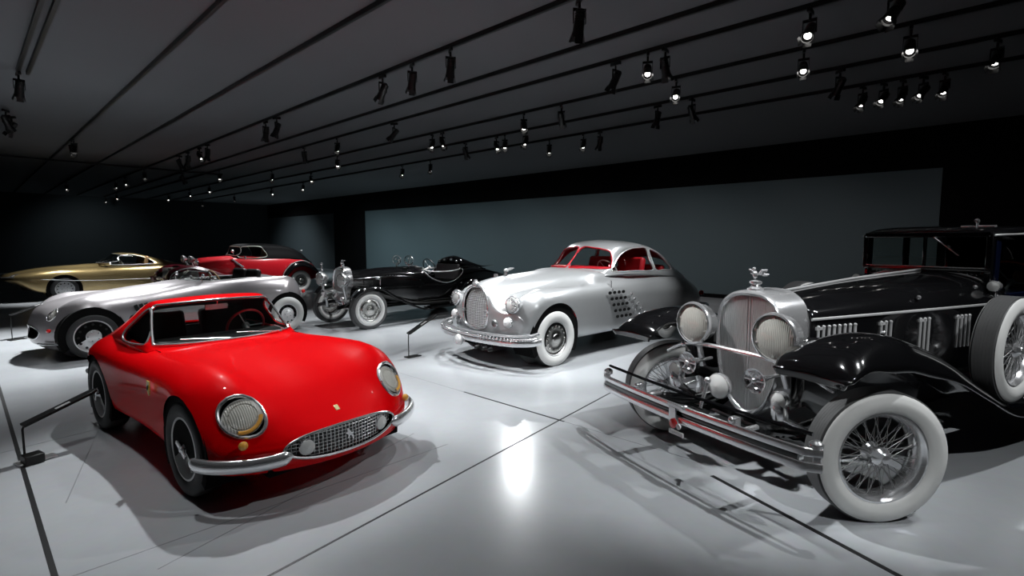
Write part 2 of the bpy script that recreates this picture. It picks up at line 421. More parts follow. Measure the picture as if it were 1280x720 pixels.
def steering_wheel(parent, loc, r=.19, tilt=1.1, m=LEATHER, spoke=SATIN):
    M = Matrix.Translation(loc) @ Matrix.Rotation(-tilt, 4, 'Y')
    b = MB(); b.tube([M @ Vector((r * math.cos(a), r * math.sin(a), 0)) for a in np.linspace(0, 2 * PI, 33)[:-1]], .012, 8, True)
    o = b.build('steering_wheel', m, parent)
    c = MB()
    for a in (PI / 2, PI * 7 / 6, PI * 11 / 6): c.cyl(M @ Vector((0, 0, -.01)), M @ Vector((r * math.cos(a), r * math.sin(a), 0)), .006, n=6)
    c.lathe([(.035, -.02), (.035, .01), (.02, .018), (.001, .02)], M @ Vector((0, 0, 0)), M.to_3x3() @ Vector((0, 0, 1)), 16); c.cyl(M @ Vector((0, 0, 0)), M @ Vector((0, 0, -.35)), .015)
    c.build('wheel_spokes', spoke, o)
    return o
def seat(parent, x, y, z, m=LEATHER, wd=.46, h=.55, name='seat'):
    b = MB(); b.box((x, y, z + .1), (.48, wd, .16), ry=.06); o = b.build(name, m, parent, bevel=.04)
    c = MB(); c.box((x - .27, y, z + .18 + h / 2), (.13, wd, h), ry=-.22); c.build('seat_back', m, o, bevel=.045)
    q = MB()
    for k in range(-2, 3): q.cyl((x - .19 + .01, y + k * wd * .17, z + .24), (x - .19 - h * .2, y + k * wd * .17, z + .12 + h), .016, n=8)
    q.build('seat_piping', m, o)
    return o
def inner_floor(parent, x0, x1, w, z, m=PIT):
    b = MB(); b.box(((x0 + x1) / 2, 0, z), (x1 - x0, w, .04)); return b.build('floor_pan', m, parent)
def lip(shell, loops, dy, parent, m, name='arch_lip', r=.012):
    b = MB()
    for lp in loops: b.tube(lp, r, 6, False)
    return b.build(name, m, parent)
def arch_well(parent, x, z, r, y0, y1, name='wheel_well'):
    """dark half-barrel behind a wheel opening"""
    b = MB(); rows = []
    for y in (y0, y1):
        rows.append([(x + r * math.cos(a), y, z + r * math.sin(a)) for a in np.linspace(-.55, PI + .55, 24)])
    b.grid(rows)
    n = 24; b.add([(x, y0, z)] + rows[0], [(0, i, i + 1) for i in range(1, n)])
    return b.build(name, PIT, parent)
# ------------------------------------------------------------ the hall
def floor_mat():
    m = bpy.data.materials.new('polished_floor'); m.use_nodes = True; nt = m.node_tree; b = nt.nodes['Principled BSDF']; L = nt.links.new
    tc = nt.nodes.new('ShaderNodeTexCoord')
    n1 = nt.nodes.new('ShaderNodeTexNoise'); n1.inputs['Scale'].default_value = 0.55; n1.inputs['Detail'].default_value = 5
    n2 = nt.nodes.new('ShaderNodeTexNoise'); n2.inputs['Scale'].default_value = 14; n2.inputs['Detail'].default_value = 6
    L(tc.outputs['Object'], n1.inputs['Vector']); L(tc.outputs['Object'], n2.inputs['Vector'])
    r = nt.nodes.new('ShaderNodeValToRGB'); r.color_ramp.elements[0].position = .3; r.color_ramp.elements[0].color = (.42, .437, .455, 1)
    r.color_ramp.elements[1].position = .7; r.color_ramp.elements[1].color = (.52, .538, .556, 1)
    L(n1.outputs['Fac'], r.inputs[0])
    mx = nt.nodes.new('ShaderNodeMix'); mx.data_type = 'RGBA'; mx.blend_type = 'MULTIPLY'; mx.inputs[0].default_value = .10
    L(r.outputs[0], mx.inputs[6]); L(n2.outputs['Color'], mx.inputs[7]); L(mx.outputs[2], b.inputs['Base Color'])
    mr = nt.nodes.new('ShaderNodeMapRange'); mr.inputs['To Min'].default_value = .14; mr.inputs['To Max'].default_value = .30
    L(n1.outputs['Fac'], mr.inputs['Value']); L(mr.outputs[0], b.inputs['Roughness']); b.inputs['Specular IOR Level'].default_value = .45
    return m
CEIL = mat('dark_ceiling', (.125, .130, .138), .8, noise=(.25, .15, .02))
PANEL = mat('slate_wall', (.085, .118, .130), .7, noise=(.3, .06, .02))
PANEL2 = mat('dim_wall', (.030, .037, .042), .8)
WALLB = mat('black_wall', (.0035, .0035, .004), .9, spec=.1)
JOINT = mat('floor_joint', (.012, .012, .013), .5)
JOINT2 = mat('fine_floor_joint', (.25, .26, .27), .5)
def struct(name, mb, m, **k):
    o = mb.build(name, m, None, smooth=False, **k); o['kind'] = 'structure'; return o
S0, S1, T0, T1 = -9.0, 16.0, -12.0, 40.2
def slab(s0, s1, t0, t1, z0, z1):
    b = MB(); P = [ST(s0, t0), ST(s1, t0), ST(s1, t1), ST(s0, t1)]
    b.add([(p.x, p.y, z0) for p in P] + [(p.x, p.y, z1) for p in P], [(0, 1, 2, 3), (4, 5, 6, 7), (0, 1, 5, 4), (1, 2, 6, 5), (2, 3, 7, 6), (3, 0, 4, 7)])
    return b
struct('floor', slab(S0 - .2, S1 + .2, T0 - .2, T1 + .2, -.2, 0), floor_mat())
struct('ceiling', slab(S0 - .2, S1 + .2, T0 - .2, T1 + .2, 4.5, 4.7), CEIL)
struct('wall_back', slab(S1, S1 + .2, 0.95, 26.5, 0, 3.5), PANEL)
struct('wall_back_bulkhead', slab(S1 - .02, S1 + .2, T0, T1, 3.5, 4.5), WALLB)
struct('wall_back_right', slab(S1 + .02, S1 + .25, T0, 0.95, 0, 3.5), WALLB)
struct('wall_back_recess', slab(S1 + .02, S1 + .25, 26.5, 30.2, 0, 3.5), WALLB)
struct('wall_back_left', slab(S1 + .01, S1 + .2, 30.2, T1, 0, 3.5), PANEL2)
struct('wall_left', slab(S0, S1, T1, T1 + .2, 0, 4.5), mat('left_wall', (.022, .026, .029), .85))
struct('wall_right', slab(S0, S1, T0 - .2, T0, 0, 4.5), WALLB)
struct('wall_front', slab(S0 - .2, S0, T0, T1, 0, 4.5), WALLB)
struct('baseboard_back', slab(S1 - .03, S1, 0.95, 26.5, 0, .12), WALLB)
# expansion joints let into the floor
def strip(p, q, wd, m, n, z=.0015):
    p = Vector((p[0], p[1], 0)); q = Vector((q[0], q[1], 0)); d = (q - p).normalized(); s = Vector((-d.y, d.x, 0)) * wd / 2
    b = MB(); b.add([(*(p - s).xy, -.01), (*(q - s).xy, -.01), (*(q + s).xy, -.01), (*(p + s).xy, -.01), (*(p - s).xy, z), (*(q - s).xy, z), (*(q + s).xy, z), (*(p + s).xy, z)],
                    [(0, 1, 2, 3), (4, 5, 6, 7), (0, 1, 5, 4), (1, 2, 6, 5), (2, 3, 7, 6), (3, 0, 4, 7)])
    return struct('trim_%d' % n, b, m)
def ext(p, d, a, b): return (p[0] + d[0] * a, p[1] + d[1] * a), (p[0] + d[0] * b, p[1] + d[1] * b)
strip(*ext((-2.4, 2.54), (-.734, .679), -2.5, 12), .028, JOINT, 1)
strip(*ext((-1.28, 2.54), (.595, .804), -3, 7.5), .016, JOINT, 2)
strip((-.56, 5.85), (.51, 4.86), .022, JOINT, 3)
strip((1.50, 3.70), (2.10, 2.40), .035, JOINT, 4)
for k, (p, q) in enumerate([((-4.6, 3.6), (-1.9, 7.6)), ((-2.35, 2.5), (-.56, 4.3)), ((-3.9, 4.7), (-3.0, 3.3)), ((-.56, 5.85), (-2.6, 7.75)), ((-1.9, 2.6), (-.9, 4.55)), ((.51, 4.86), (1.5, 3.94))]):
    strip(p, q, .008, JOINT2, 5 + k, .001)
# lighting tracks under the ceiling
TRACKS = [.80, .92, 2.2, 3.45, 4.85, 6.1, 6.9, 8.3, 9.6, 10.9]
TRN = ['nearest pair of ceiling tracks', 'nearest pair of ceiling tracks', 'third ceiling track', 'fourth ceiling track', 'fifth ceiling track', 'sixth ceiling track', 'seventh ceiling track', 'eighth ceiling track', 'ninth ceiling track', 'track closest to the long wall']
for i, s in enumerate(TRACKS):
    t0, t1 = (-9, 39.5) if i > 1 else (2, 11.6)
    if i == 9: t0 = -3
    o = slab(s - .022, s + .022, t0, t1, 4.44, 4.499).build('lighting_track', DARK, None, smooth=False)
    tag(o, 'long black lighting track, number %s of ten counted from the camera towards the wall' % ['one', 'two', 'three', 'four', 'five', 'six', 'seven', 'eight', 'nine', 'ten'][i], 'track', 'ceiling tracks running parallel to the long wall')
o = slab(-6, 7.3, 22.6, 22.66, 4.38, 4.439).build('lighting_track', DARK, None, smooth=False)
tag(o, 'black cross track bridging the long ceiling tracks at the far left', 'track')

# track spotlights
GLOW = mat('lit_lamp_face', (.9, .9, .9), .3, emit=(1, .98, .95), es=4.0)
GLOWR = mat('inner_baffle', (.25, .25, .25), .3, 1.0)
def fixture():
    t = thing('track_spotlight', '', 'spotlight')
    a = MB(); a.box((0, 0, -.02), (.16, .035, .045)); a.cyl((0, 0, -.04), (0, 0, -.11), .014); a.build('track_adapter', DARK, t, bevel=.004)
    y = MB(); y.box((0, 0, -.11), (.012, .13, .03)); y.box((0, .062, -.17), (.02, .006, .14)); y.box((0, -.062, -.17), (.02, .006, .14)); y.build('yoke', DARK, t)
    h = MB()   # housing along +x from the pivot
    h.lathe([(.0, -.12), (.035, -.115), (.045, -.09), (.047, -.02), (.052, .0), (.055, .09), (.060, .10), (.060, .13), (.056, .13), (.053, .105), (.046, .10)], (0, 0, 0), (1, 0, 0), 20, cap=False)
    for k in range(4): h.lathe([(.040, -.1 + .022 * k), (.053, -.096 + .022 * k), (.053, -.088 + .022 * k), (.040, -.084 + .022 * k)], (0, 0, 0), (1, 0, 0), 16, cap=False)
    ho = h.build('housing', DARK, t); ho.location = (0, 0, -.22)
    l = MB(); l.lathe([(.036, .085), (.02, .08), (.001, .078)], (0, 0, 0), (1, 0, 0), 20, cap=False); l.build('lens', GLOW, ho)
    b = MB()
    for sg in (-1, 1):
        b.box((.15, sg * .062, 0), (.07, .003, .08), rz=sg * .25); b.box((.15, 0, sg * .062), (.07, .08, .003), ry=-sg * .25)
    b.build('barn_doors', DARK, ho)
    return t
FIX = [  # track, along, lit, aim heading in degrees (world), drop angle, size
(0,11.5,0,145,63,1.1),
 (0,14.9,0,102,56,1.1),
 (1,15.6,0,183,53,1.1),
 (2,17.8,1,-56,58,1.1),
 (2,18.2,1,-45,55,1.1),
 (3,31.0,1,-33,51,1.1),
 (4,3.5,0,100,64,1.15),
 (4,5.7,0,107,60,1.1),
 (4,6.6,0,114,56,1.1),
 (4,7.4,0,136,46,1.1),
 (4,11.5,0,173,66,1.1),
 (4,12.1,0,137,71,1.1),
 (4,16.1,0,156,74,1.1),
 (4,16.8,1,-32,46,1.1),
 (4,17.9,0,148,66,1.1),
 (4,18.8,0,66,59,1.1),
 (4,23.3,1,-51,51,1.1),
 (4,26.6,1,-31,48,1.1),
 (4,28.5,1,-66,51,1.1),
 (5,23.4,0,78,48,1.1),
 (5,35.8,1,-45,44,1.1),
 (5,39.0,1,-71,53,1.1),
 (6,0.9,1,-162,53,1.15),
 (6,1.7,1,-132,42,1.15),
 (6,3.5,0,50,61,1.1),
 (6,3.77,1,-103,43,1.1),
 (6,4.3,0,132,58,1.1),
 (6,10.1,0,162,45,1.1),
 (6,12.7,1,-81,55,1.1),
 (6,14.6,0,91,66,1.1),
 (6,21.7,1,-56,46,1.1),
 (7,0.9,1,-126,43,1.15),
 (7,2.1,1,-118,40,1.1),
 (7,4.0,1,-113,38,1.1),
 (7,6.4,0,74,46,1.1),
 (7,7.4,1,-86,51,1.1),
 (7,10.1,1,-58,57,1.1),
 (7,10.5,1,-98,49,1.1),
 (7,15.3,1,-64,44,1.1),
 (7,20.3,1,-83,55,1.1),
 (7,27.6,1,-50,44,1.1),
 (7,30.7,1,-32,47,1.1),
 (7,34.7,1,-72,42,1.1),
 (8,0.1,1,-151,55,1.1),
 (8,1.9,0,96,54,1.1),
 (8,4.3,0,41,54,1.1),
 (8,5.0,0,129,74,1.1),
 (8,8.5,1,-114,51,1.1),
 (8,9.2,1,-91,48,1.1),
 (8,9.5,1,-68,46,1.1),
 (8,10.7,0,70,50,1.1),
 (8,19.8,1,-51,46,1.1),
 (9,0.7,1,-145,52,1.1),
 (9,0.97,1,-161,44,1.1),
 (9,1.24,1,-148,55,1.1),
 (9,1.5,1,-150,42,1.1),
 (9,1.8,1,-148,54,1.1),
 (9,7.2,0,109,63,1.1),
 (9,7.7,1,-107,52,1.1),
 (9,8.8,1,-97,52,1.1),
 (9,13.9,1,-89,57,1.1),
 (9,15.5,1,-99,55,1.1),
 (9,23.3,1,-83,44,1.1),
 (9,26.8,1,-38,40,1.1),
 (9,32.0,1,-55,56,1.1),
 (9,37.7,1,-64,50,1.1)
]
proto_on = fixture(); proto_off = fixture()
for c in proto_off.children:
    for g in c.children:
        if g.name.startswith('lens'): g.data = g.data.copy(); g.data.materials[0] = GLOWR
used = {True: False, False: False}
ORD = ['first', 'second', 'third', 'fourth', 'fifth', 'sixth', 'seventh', 'eighth', 'ninth', 'tenth', 'eleventh', 'twelfth', 'thirteenth', 'fourteenth', 'fifteenth', 'sixteenth', 'seventeenth', 'eighteenth', 'nineteenth', 'twentieth']
bytrack = {}
for f in FIX: bytrack.setdefault(TRN[f[0]], []).append(f)
for tn, lst in bytrack.items():
    lst.sort(key=lambda f: -f[1])          # left to right in the picture
    for k, (ti, t, lit, hd, dp, sc) in enumerate(lst):
        proto = proto_on if lit else proto_off
        o = copy_tree(proto) if used[lit] else proto; used[lit] = True
        o.location = ST(TRACKS[ti], t, 4.435); o.rotation_euler = (0, 0, math.radians(hd)); o.scale = (sc, sc, sc)
        for c in o.children:
            if c.name.startswith('housing'): c.rotation_euler = (0, math.radians(dp), 0)
        o['label'] = '%s black spotlight, %s from the left on the %s' % ('glowing' if lit else 'dark', ORD[k], tn)
        o['group'] = 'track spotlights on the gallery ceiling'

# reading stands in front of the cars
def reading_stand(loc, rz, label, L=.54, h=.42, rise=.35, block=True):
    t = thing('information_stand', label, 'sign', loc, rz, 'slanted reading stands beside the cars')
    p = MB(); p.tube([(0, 0, .02), (0, 0, h - .03), (.012, 0, h)], .008, 8); p.build('post', DARK, t)
    ca, sa = math.cos(rise), math.sin(rise)
    def at(u, v, w): return (u * ca - w * sa, v, h + u * sa + w * ca)
    q = MB(); q.prism([(0, -.045), (L * .9, -.05), (L, -.03), (L, .03), (L * .9, .05), (0, .045)], -.010, .012, at); pl = q.build('reading_panel', DARK, t, smooth=False, bevel=.004)
    e = MB(); e.prism([(L * .42, -.04), (L * .62, -.04), (L * .62, -.005), (L * .42, -.005)], .012, .015, at); e.build('caption_plate', SATIN, pl, smooth=False)
    f = MB(); f.box((.06, -.02, .008), (.24, .12, .016)); bp = f.build('base_plate', SATIN if block else DARK, t, bevel=.004)
    if block:
        g = MB(); g.box((.03, -.06, .04), (.12, .12, .07)); g.build('ballast_block', DARK, bp, bevel=.006)
    return t
reading_stand((-3.87, 3.93, 0), math.radians(59), 'black slanted reading stand on a thin post at the left front of the red coupe', .52, .30, .33)
reading_stand((-1.57, 7.66, 0), math.radians(47), 'thin black reading stand on the bright floor beside the silver coupe bumper', .58, .36, .42, False)
reading_stand((-8.9, 9.0, 0), math.radians(70), 'grey reading stand at the far left edge beyond the silver open racer', .9, .45, .3, False)
reading_stand((-8.2, 7.35, 0), math.radians(-20), 'low black reading stand near the left edge, in front of the silver racer nose', .4, .12, .1, False)
# ------------------------------------------------------------ the red coupe in the foreground
def lamp_pod(parent, sh, cy, cz, r, label=None, ring=CHROME, glass=LENS, depth=.12, nx=.2, face=(1, 0, 0), rt=.013):
    """round opening in the skin closed by glass, with a reflector bowl behind it"""
    fs = sh.split((1, 2), circle(cy, cz, r, 48), lambda p: p[0] > nx)
    g = sh.mb(fs).build('headlight', glass, parent, auto=180)
    lp = sh.loops(fs); b = MB()
    for l in lp: b.tube(l, rt, 8, True)
    b.build('headlight_ring', ring, g)
    P = np.array(lp[0]); c = Vector((P.max(0) + P.min(0)) / 2); nrm = Vector(np.linalg.svd(P - P.mean(0))[2][2]); nrm = nrm if nrm.x > 0 else -nrm
    q = MB(); rr = r * 1.02
    q.lathe([(rr, -.005), (rr * .95, -depth * .35), (rr * .75, -depth * .75), (rr * .4, -depth), (.001, -depth * 1.05)], c, nrm, 32, cap=False)
    q.lathe([(rr * .62, -depth * .78), (rr * .66, -depth * .4), (rr * .58, -depth * .32), (rr * .3, -depth * .22), (.001, -depth * .18)], c, nrm, 28, cap=False)
    q.build('reflector', SATIN, g)
    k = MB(); k.lathe([(rr * 1.0, -.020), (rr * .92, -.010), (rr * .74, -.004), (rr * .70, -.012), (rr * .66, -.002), (rr * .3, .008), (.001, .010)], c, nrm, 28, cap=False); k.build('lamp_glass', RIBBED, g)
    k = MB(); k.lathe([(rr * .99, -depth * .06), (rr * .97, -.006), (rr * .93, -.012), (rr * .90, -.016)], c, nrm, 48, cap=False); k.build('lamp_bezel', CHROME, g)
    if r > .1:
        k = MB(); k.lathe([(rr * .76, .000), (rr * .84, .010), (rr * .92, .008), (rr * .97, .0)], c, nrm, 24, cap=False, arc=(PI * .62, PI * 1.12) if False else (-PI * 1.08, -PI * .50)); k.build('amber_segment', AMBER, g)
    return g, c, nrm

def ribbed():
    m = FROST.copy(); m.name = 'ribbed_headlamp_glass'; nt = m.node_tree; b = nt.nodes['Principled BSDF']
    tc = nt.nodes.new('ShaderNodeTexCoord'); v = nt.nodes.new('ShaderNodeTexWave'); v.bands_direction = 'Y'; v.inputs['Scale'].default_value = 24; v.inputs['Distortion'].default_value = 1.5; bp = nt.nodes.new('ShaderNodeBump'); bp.inputs['Strength'].default_value = .35; bp.inputs['Distance'].default_value = .02
    nt.links.new(tc.outputs['Object'], v.inputs['Vector']); nt.links.new(v.outputs['Fac'], bp.inputs['Height']); nt.links.new(bp.outputs[0], b.inputs['Normal']); b.inputs['Base Color'].default_value = (.74, .72, .68, 1); b.inputs['Coat Weight'].default_value = 0; b.inputs['Transmission Weight'].default_value = 0; b.inputs['Roughness'].default_value = .3; return m
RIBBED = ribbed()
def red_coupe():
    t = thing('sports_coupe', 'glossy red sports coupe with round faired headlights and egg-crate grille, nearest car at left', 'car', (-1.75, 4.02, 0), math.radians(-38.5))
    K = {
     'zc': [(-2.86, .60), (-2.82, .70), (-2.7, .78), (-2.4, .86), (-2.0, .905), (-1.5, .90), (-1.0, .862), (-.7, .862), (-.3, .828), (0, .785), (.3, .70), (.5, .60), (.62, .53), (.70, .485), (.745, .455), (.76, .435)],
     'zf': [(-2.86, .58), (-2.82, .66), (-2.7, .745), (-2.4, .83), (-2.1, .865), (-1.7, .855), (-1.0, .835), (-.5, .855), (-.1, .865), (.15, .845), (.35, .785), (.5, .70), (.6, .615), (.68, .52), (.74, .44), (.76, .41)],
     'yf': [(-2.86, .50), (-2.1, .62), (-1.2, .60), (0, .61), (.76, .585)],
     'yw': [(-2.86, .62), (-2.8, .70), (-2.5, .79), (-2.1, .84), (-1.6, .815), (-1.0, .79), (-.4, .81), (0, .835), (.4, .825), (.65, .79), (.74, .75), (.76, .73)],
     'zw': [(-2.86, .55), (-2.4, .62), (-1.0, .60), (0, .60), (.5, .46), (.76, .36)],
     'zb': [(-2.86, .46), (-2.8, .34), (-2.6, .27), (-1.9, .24), (-.5, .22), (.4, .22), (.66, .235), (.745, .255), (.76, .28)],
    }
    def sec(p, x):
        yf, zf, yw, zw, zb, zc = p['yf'], p['zf'], p['yw'], p['zw'], p['zb'], p['zc']
        n = max(0, min(1, (x - .2) / .5))
        zm = zc + (zf - zc) * (.22 if x > -.6 else .4) - .012 * n
        return [(0, zc), (yf * .3, zc - .002), (yf * .62, zm), (yf, zf), (yf + (yw - yf) * .62, zf - (zf - zw) * .22), (yw - .006, zw + (zf - zw) * .35), (yw, zw), (yw - .012, (zw + zb) / 2), (yw - .05, zb + .02), (yw - .10, zb), (yw * .45, zb - .015), (0, zb - .02)]
    xs = np.concatenate([[-2.86, -2.85, -2.83, -2.8], dense(-2.76, .55, .026), np.linspace(.57, .73, 11), [.738, .745, .751, .756, .76]])
    bowf = lambda x, y: (.34 * max(0, (x + .05) / .8) ** 1.6 * (abs(y) / .8) ** 2.2 if x > -.05 else (-.28 * max(0, (-2.2 - x) / .66) * (abs(y) / .8) ** 2 if x < -2.2 else 0))
    rows = section_rows(K, xs, sec, 46, bow=bowf, cap0=5, cap1=7, dome=.02)
    sh = Shell().rows(rows).fin()
    R = .335; AR = .37
    for cx in (0, -2.05):
        for sg in (1, -1):
            n0 = len(sh.F)
            sh.split((0, 2), circle(cx, .34, AR, 48), lambda p: p[1] * sg > .45)
    sh.split((0, 1), smooth_loop([(-1.10, -.52), (-1.02, 0), (-1.10, .52), (-1.5, .60), (-2.0, .56), (-2.3, .40), (-2.36, 0), (-2.3, -.40), (-2.0, -.56), (-1.5, -.60)], 5), lambda p: p[2] > .7)
    tub = MB(); tub.grid([[(x, y * .60, z) for y, z in ((-1, .84), (-.98, .30), (0, .26), (.98, .30), (1, .84))] for x in (-1.0, -1.5, -2.0, -2.36)]); tub.box((-1.02, 0, .55), (.03, 1.2, .56)); tub.box((-2.34, 0, .57), (.03, 1.15, .56)); tub.build('cabin_lining', LINING, t, smooth=False)
    # grille mouth
    gr = sh.split((1, 2), [(.445 * math.copysign(abs(math.cos(a)) ** .8, math.cos(a)), .375 + .092 * math.sin(a)) for a in np.linspace(0, 2 * PI, 61)[:-1]], lambda p: p[0] > .45)
    gl = sh.loops(gr)
    lamps = [lamp_pod(t, sh, sg * .60, .607, .122, nx=.2) for sg in (-1, 1)]
    body = sh.mb().build('body', RED, t, auto=60)
    b = MB()
    for l in gl: b.tube(l, .009, 8, True)
    b.build('grille_surround', CHROME, t)
    # grille: egg-crate bars on a curved plane set back from the mouth
    g = MB(); gx = lambda y: .735 - .34 * (abs(y) / .8) ** 2
    for k in range(-15, 16):
        y = k * .028; hz = .088 * math.sqrt(max(0, 1 - (y / .44) ** 2)); g.box((gx(y), y, .372), (.03, .0045, 2 * hz), rz=-y * .6)
    for k in range(-3, 4):
        z = .375 + k * .024; hw = .44 * math.sqrt(max(0, 1 - (k * .024 / .092) ** 2)); g.tube([(gx(y) + .012, y, z) for y in np.linspace(-hw, hw, 17)], .003, 6)
    gro = g.build('grille', SATIN, t, smooth=False)
    m = MB(); m.grid([[(gx(y) - .04, y, z) for y in np.linspace(-.5, .5, 13)] for z in (.28, .455)]); m.build('grille_back', PIT, gro)
    for sg in (-1, 1):
        f = MB(); y = sg * .30; f.lathe([(.03, -.05), (.052, -.02), (.056, .01), (.052, .02)], (gx(y) + .012, y, .37), (1, sg * .2, 0), 24); fo = f.build('fog_lamp', CHROME, t)
        f = MB(); f.lathe([(.05, .021), (.03, .03), (.001, .034)], (gx(y) + .012, y, .37), (1, sg * .2, 0), 24, cap=False); f.build('fog_lens', FROST, fo)
    # little rearing-horse shape in the grille centre
    h = MB(); hs = [(-.030, -.035), (-.020, -.035), (-.014, -.010), (.000, -.004), (.010, -.022), (.018, -.020), (.014, .000), (.022, .012), (.034, .018), (.030, .024), (.018, .022), (.016, .036), (.024, .042), (.018, .048), (.006, .044), (-.002, .024), (-.016, .012), (-.028, .022), (-.030, .014), (-.022, .000), (-.028, -.012)]
    h.prism([(a * 1.05, c * 1.05) for a, c in hs], 0, .008, lambda a, c, e: (.752 + e, -a, .378 + c)); h.build('horse_emblem', CHROME, t, smooth=False)
    # nose badge and wing shields
    q = MB(); c = Vector((.60, 0, .545)); q.box(c, (.050, .034, .006), ry=.62); nb = q.build('nose_badge', mat('badge_cream', (.85, .75, .35), .3, coat=1), t, bevel=.003)
    for sg in (-1, 1):
        q = MB(); zs = [(-.026, .04), (.026, .04), (.026, -.01), (.015, -.035), (0, -.047), (-.015, -.035), (-.026, -.01)]
        q.prism([(a * 1.15, c * 1.3) for a, c in zs], 0, .006, lambda a, c, e: (-.57 + a, sg * (.822 + e - abs(c) * .05), .665 + c)); so = q.build('shield_badge', YELLOW, t, smooth=False)
        q = MB(); q.prism([(a * .5, c * .5) for a, c in hs], 0, .003, lambda a, c, e: (-.57 + a, sg * (.829 + e), .665 + c)); q.build('shield_horse', DARK, so, smooth=False)
    # quarter bumpers
    for sg in (-1, 1):
        pts = [(.715, sg * .40, .345), (.69, sg * .50, .335), (.63, sg * .62, .33), (.55, sg * .73, .332), (.46, sg * .81, .335), (.36, sg * .855, .338), (.27, sg * .862, .34)]
        c = crom(pts, 6); q = MB(); n = len(c); rows = []
        for i, p in enumerate(c):
            tg = Vector(c[min(n - 1, i + 1)] - c[max(0, i - 1)]).normalized(); nr = Vector((tg.y, -tg.x, 0)) * (-sg)
            if nr.x < 0 and abs(nr.x) > .3: nr = -nr
            if nr.y * sg < 0: nr = -nr
            e = min(1, i / 3, (n - 1 - i) / 5) ** .5 if 0 < i < n - 1 else .15
            rows.append([tuple(Vector(p) + nr * (.028 * math.cos(a) * e) + Vector((0, 0, .047 * math.sin(a) * e))) for a in np.linspace(0, 2 * PI, 17)[:-1]])
        q.grid(rows, True); q.build('bumper', CHROME, t, auto=180)
        q = MB(); q.sphere((.575, sg * .655, .455), .030, 14, (.9, 1, 1)); q.build('turn_signal', AMBER, t)
    # wheels
    wz = R
    p = make_wheel(R, .215, .19, 0, 'wire', t, rimc=ALLOY, spokes=44, srad=.0055)
    add_wheels(p, t, [(0, -.72, wz, -1, .0), (0, .72, wz, 1, 0), (-2.05, -.72, wz, -1, 0), (-2.05, .72, wz, 1, 0)])
    for cx in (0, -2.05):
        for sg in (-1, 1):
            arch_well(t, cx, .34, AR + .01, sg * .80, sg * .45)
    u = MB(); u.box((-1.02, 0, .235), (3.3, 1.05, .05)); u.build('underbody', PIT, t)
    # cabin
    K2 = {
     'zt': [(-2.62, .82), (-2.45, .885), (-2.25, .985), (-2.05, 1.085), (-1.85, 1.17), (-1.65, 1.222), (-1.45, 1.238), (-1.36, 1.222), (-1.30, 1.19), (-1.2, 1.09), (-1.1, .985), (-1.0, .88), (-.96, .84)],
     'yr': [(-2.62, .50), (-2.25, .50), (-1.8, .49), (-1.4, .50), (-1.2, .545), (-.96, .60)],
     'yb': [(-2.62, .60), (-2.2, .66), (-1.6, .70), (-1.2, .69), (-.96, .66)],
     'zb': [(-2.62, .78), (-2.0, .83), (-1.5, .845), (-.96, .82)],
    }
    def sec2(p, x):
        zt, yr, yb, zb = p['zt'], p['yr'], p['yb'], p['zb']; h = max(.001, zt - zb); cr = min(.028, h * .3)
        return [(0, zt), (yr * .5, zt - cr * .25), (yr - .03, zt - cr), (yr + .012, zt - cr - .04 * min(1, h / .3)), (yr + (yb - yr) * .35, zb + h * .6), (yb - .01, zb + h * .15), (yb, zb)]
    xs2 = np.concatenate([dense(-2.62, -1.45, .03), dense(-1.43, -.96, .012)])
    def bow2(x, y): return .16 * (abs(y) / .6) ** 2 if x > -1.3 else .16 * (abs(y) / .6) ** 2 * max(0, (x + 1.7) / .4)
    rows = section_rows(K2, xs2, sec2, 34, bow=bow2)
    ch = Shell().rows(rows).fin()
    ws = ch.split((1, 2), smooth_loop([(-.575, .872), (-.59, .90), (-.535, 1.10), (-.505, 1.165), (-.45, 1.187), (0, 1.205), (.45, 1.187), (.505, 1.165), (.535, 1.10), (.59, .90), (.575, .872), (.3, .868), (0, .868), (-.3, .868)], 4), lambda p: p[0] > -1.55)
    wl = ch.loops(ws)
    g = ch.mb(ws).build('windshield', GLASS, t, auto=180); b = MB()
    for l in wl: b.tube(l, .011, 8, True)
    b.build('windshield_trim', CHROME, g)
    for sg in (-1, 1):
        fs = ch.split((0, 2), smooth_loop([(-1.27, .875), (-1.25, .90), (-1.36, 1.06), (-1.45, 1.14), (-1.50, 1.150), (-1.60, 1.09), (-1.66, 1.0), (-1.67, .93), (-1.62, .885), (-1.5, .872)], 5), lambda p: p[1] * sg > .4)
        if fs:
            g = ch.mb(fs).build('side_window', GLASS, t, auto=180); b = MB()
            for l in ch.loops(fs): b.tube(l, .009, 8, True)
            b.build('window_trim', CHROME, g)
    rw = ch.split((0, 1), smooth_loop([(-2.42, -.40), (-2.05, -.40), (-2.0, 0), (-2.05, .40), (-2.42, .40), (-2.46, 0)], 5), lambda p: True)
    if rw: ch.mb(rw).build('rear_window', GLASS, t, auto=180)
    ch.mb().build('roof', RED, t, auto=60, solid=.02, inner=LINING)
    # interior
    b = MB(); b.box((-1.35, 0, .80), (.22, 1.15, .16)); b.build('dashboard', LEATHER, t, bevel=.05)
    seat(t, -1.72, -.30, .36, LEATHER, .46, .52); seat(t, -1.72, .30, .36, LEATHER, .46, .52)
    steering_wheel(t, (-1.48, .30, .90), .18, 1.15, mat('red_rim', (.45, .01, .02), .3), SATIN)
    b = MB(); b.box((-1.40, 0, 1.13), (.02, .20, .05)); b.cyl((-1.38, 0, 1.15), (-1.37, 0, 1.20), .006); b.build('rear_view_mirror', CHROME, t)
    b = MB()
    for y0 in (-.05, .42):
        b.cyl((-1.02, y0, .878), (-1.135, y0 - .36, .90), .004, n=6); b.sphere((-1.0, y0, .875), .012, 8)
    b.build('wiper', CHROME, t)
    # body seams: bonnet line, door line
    b = MB()
    f = MB()
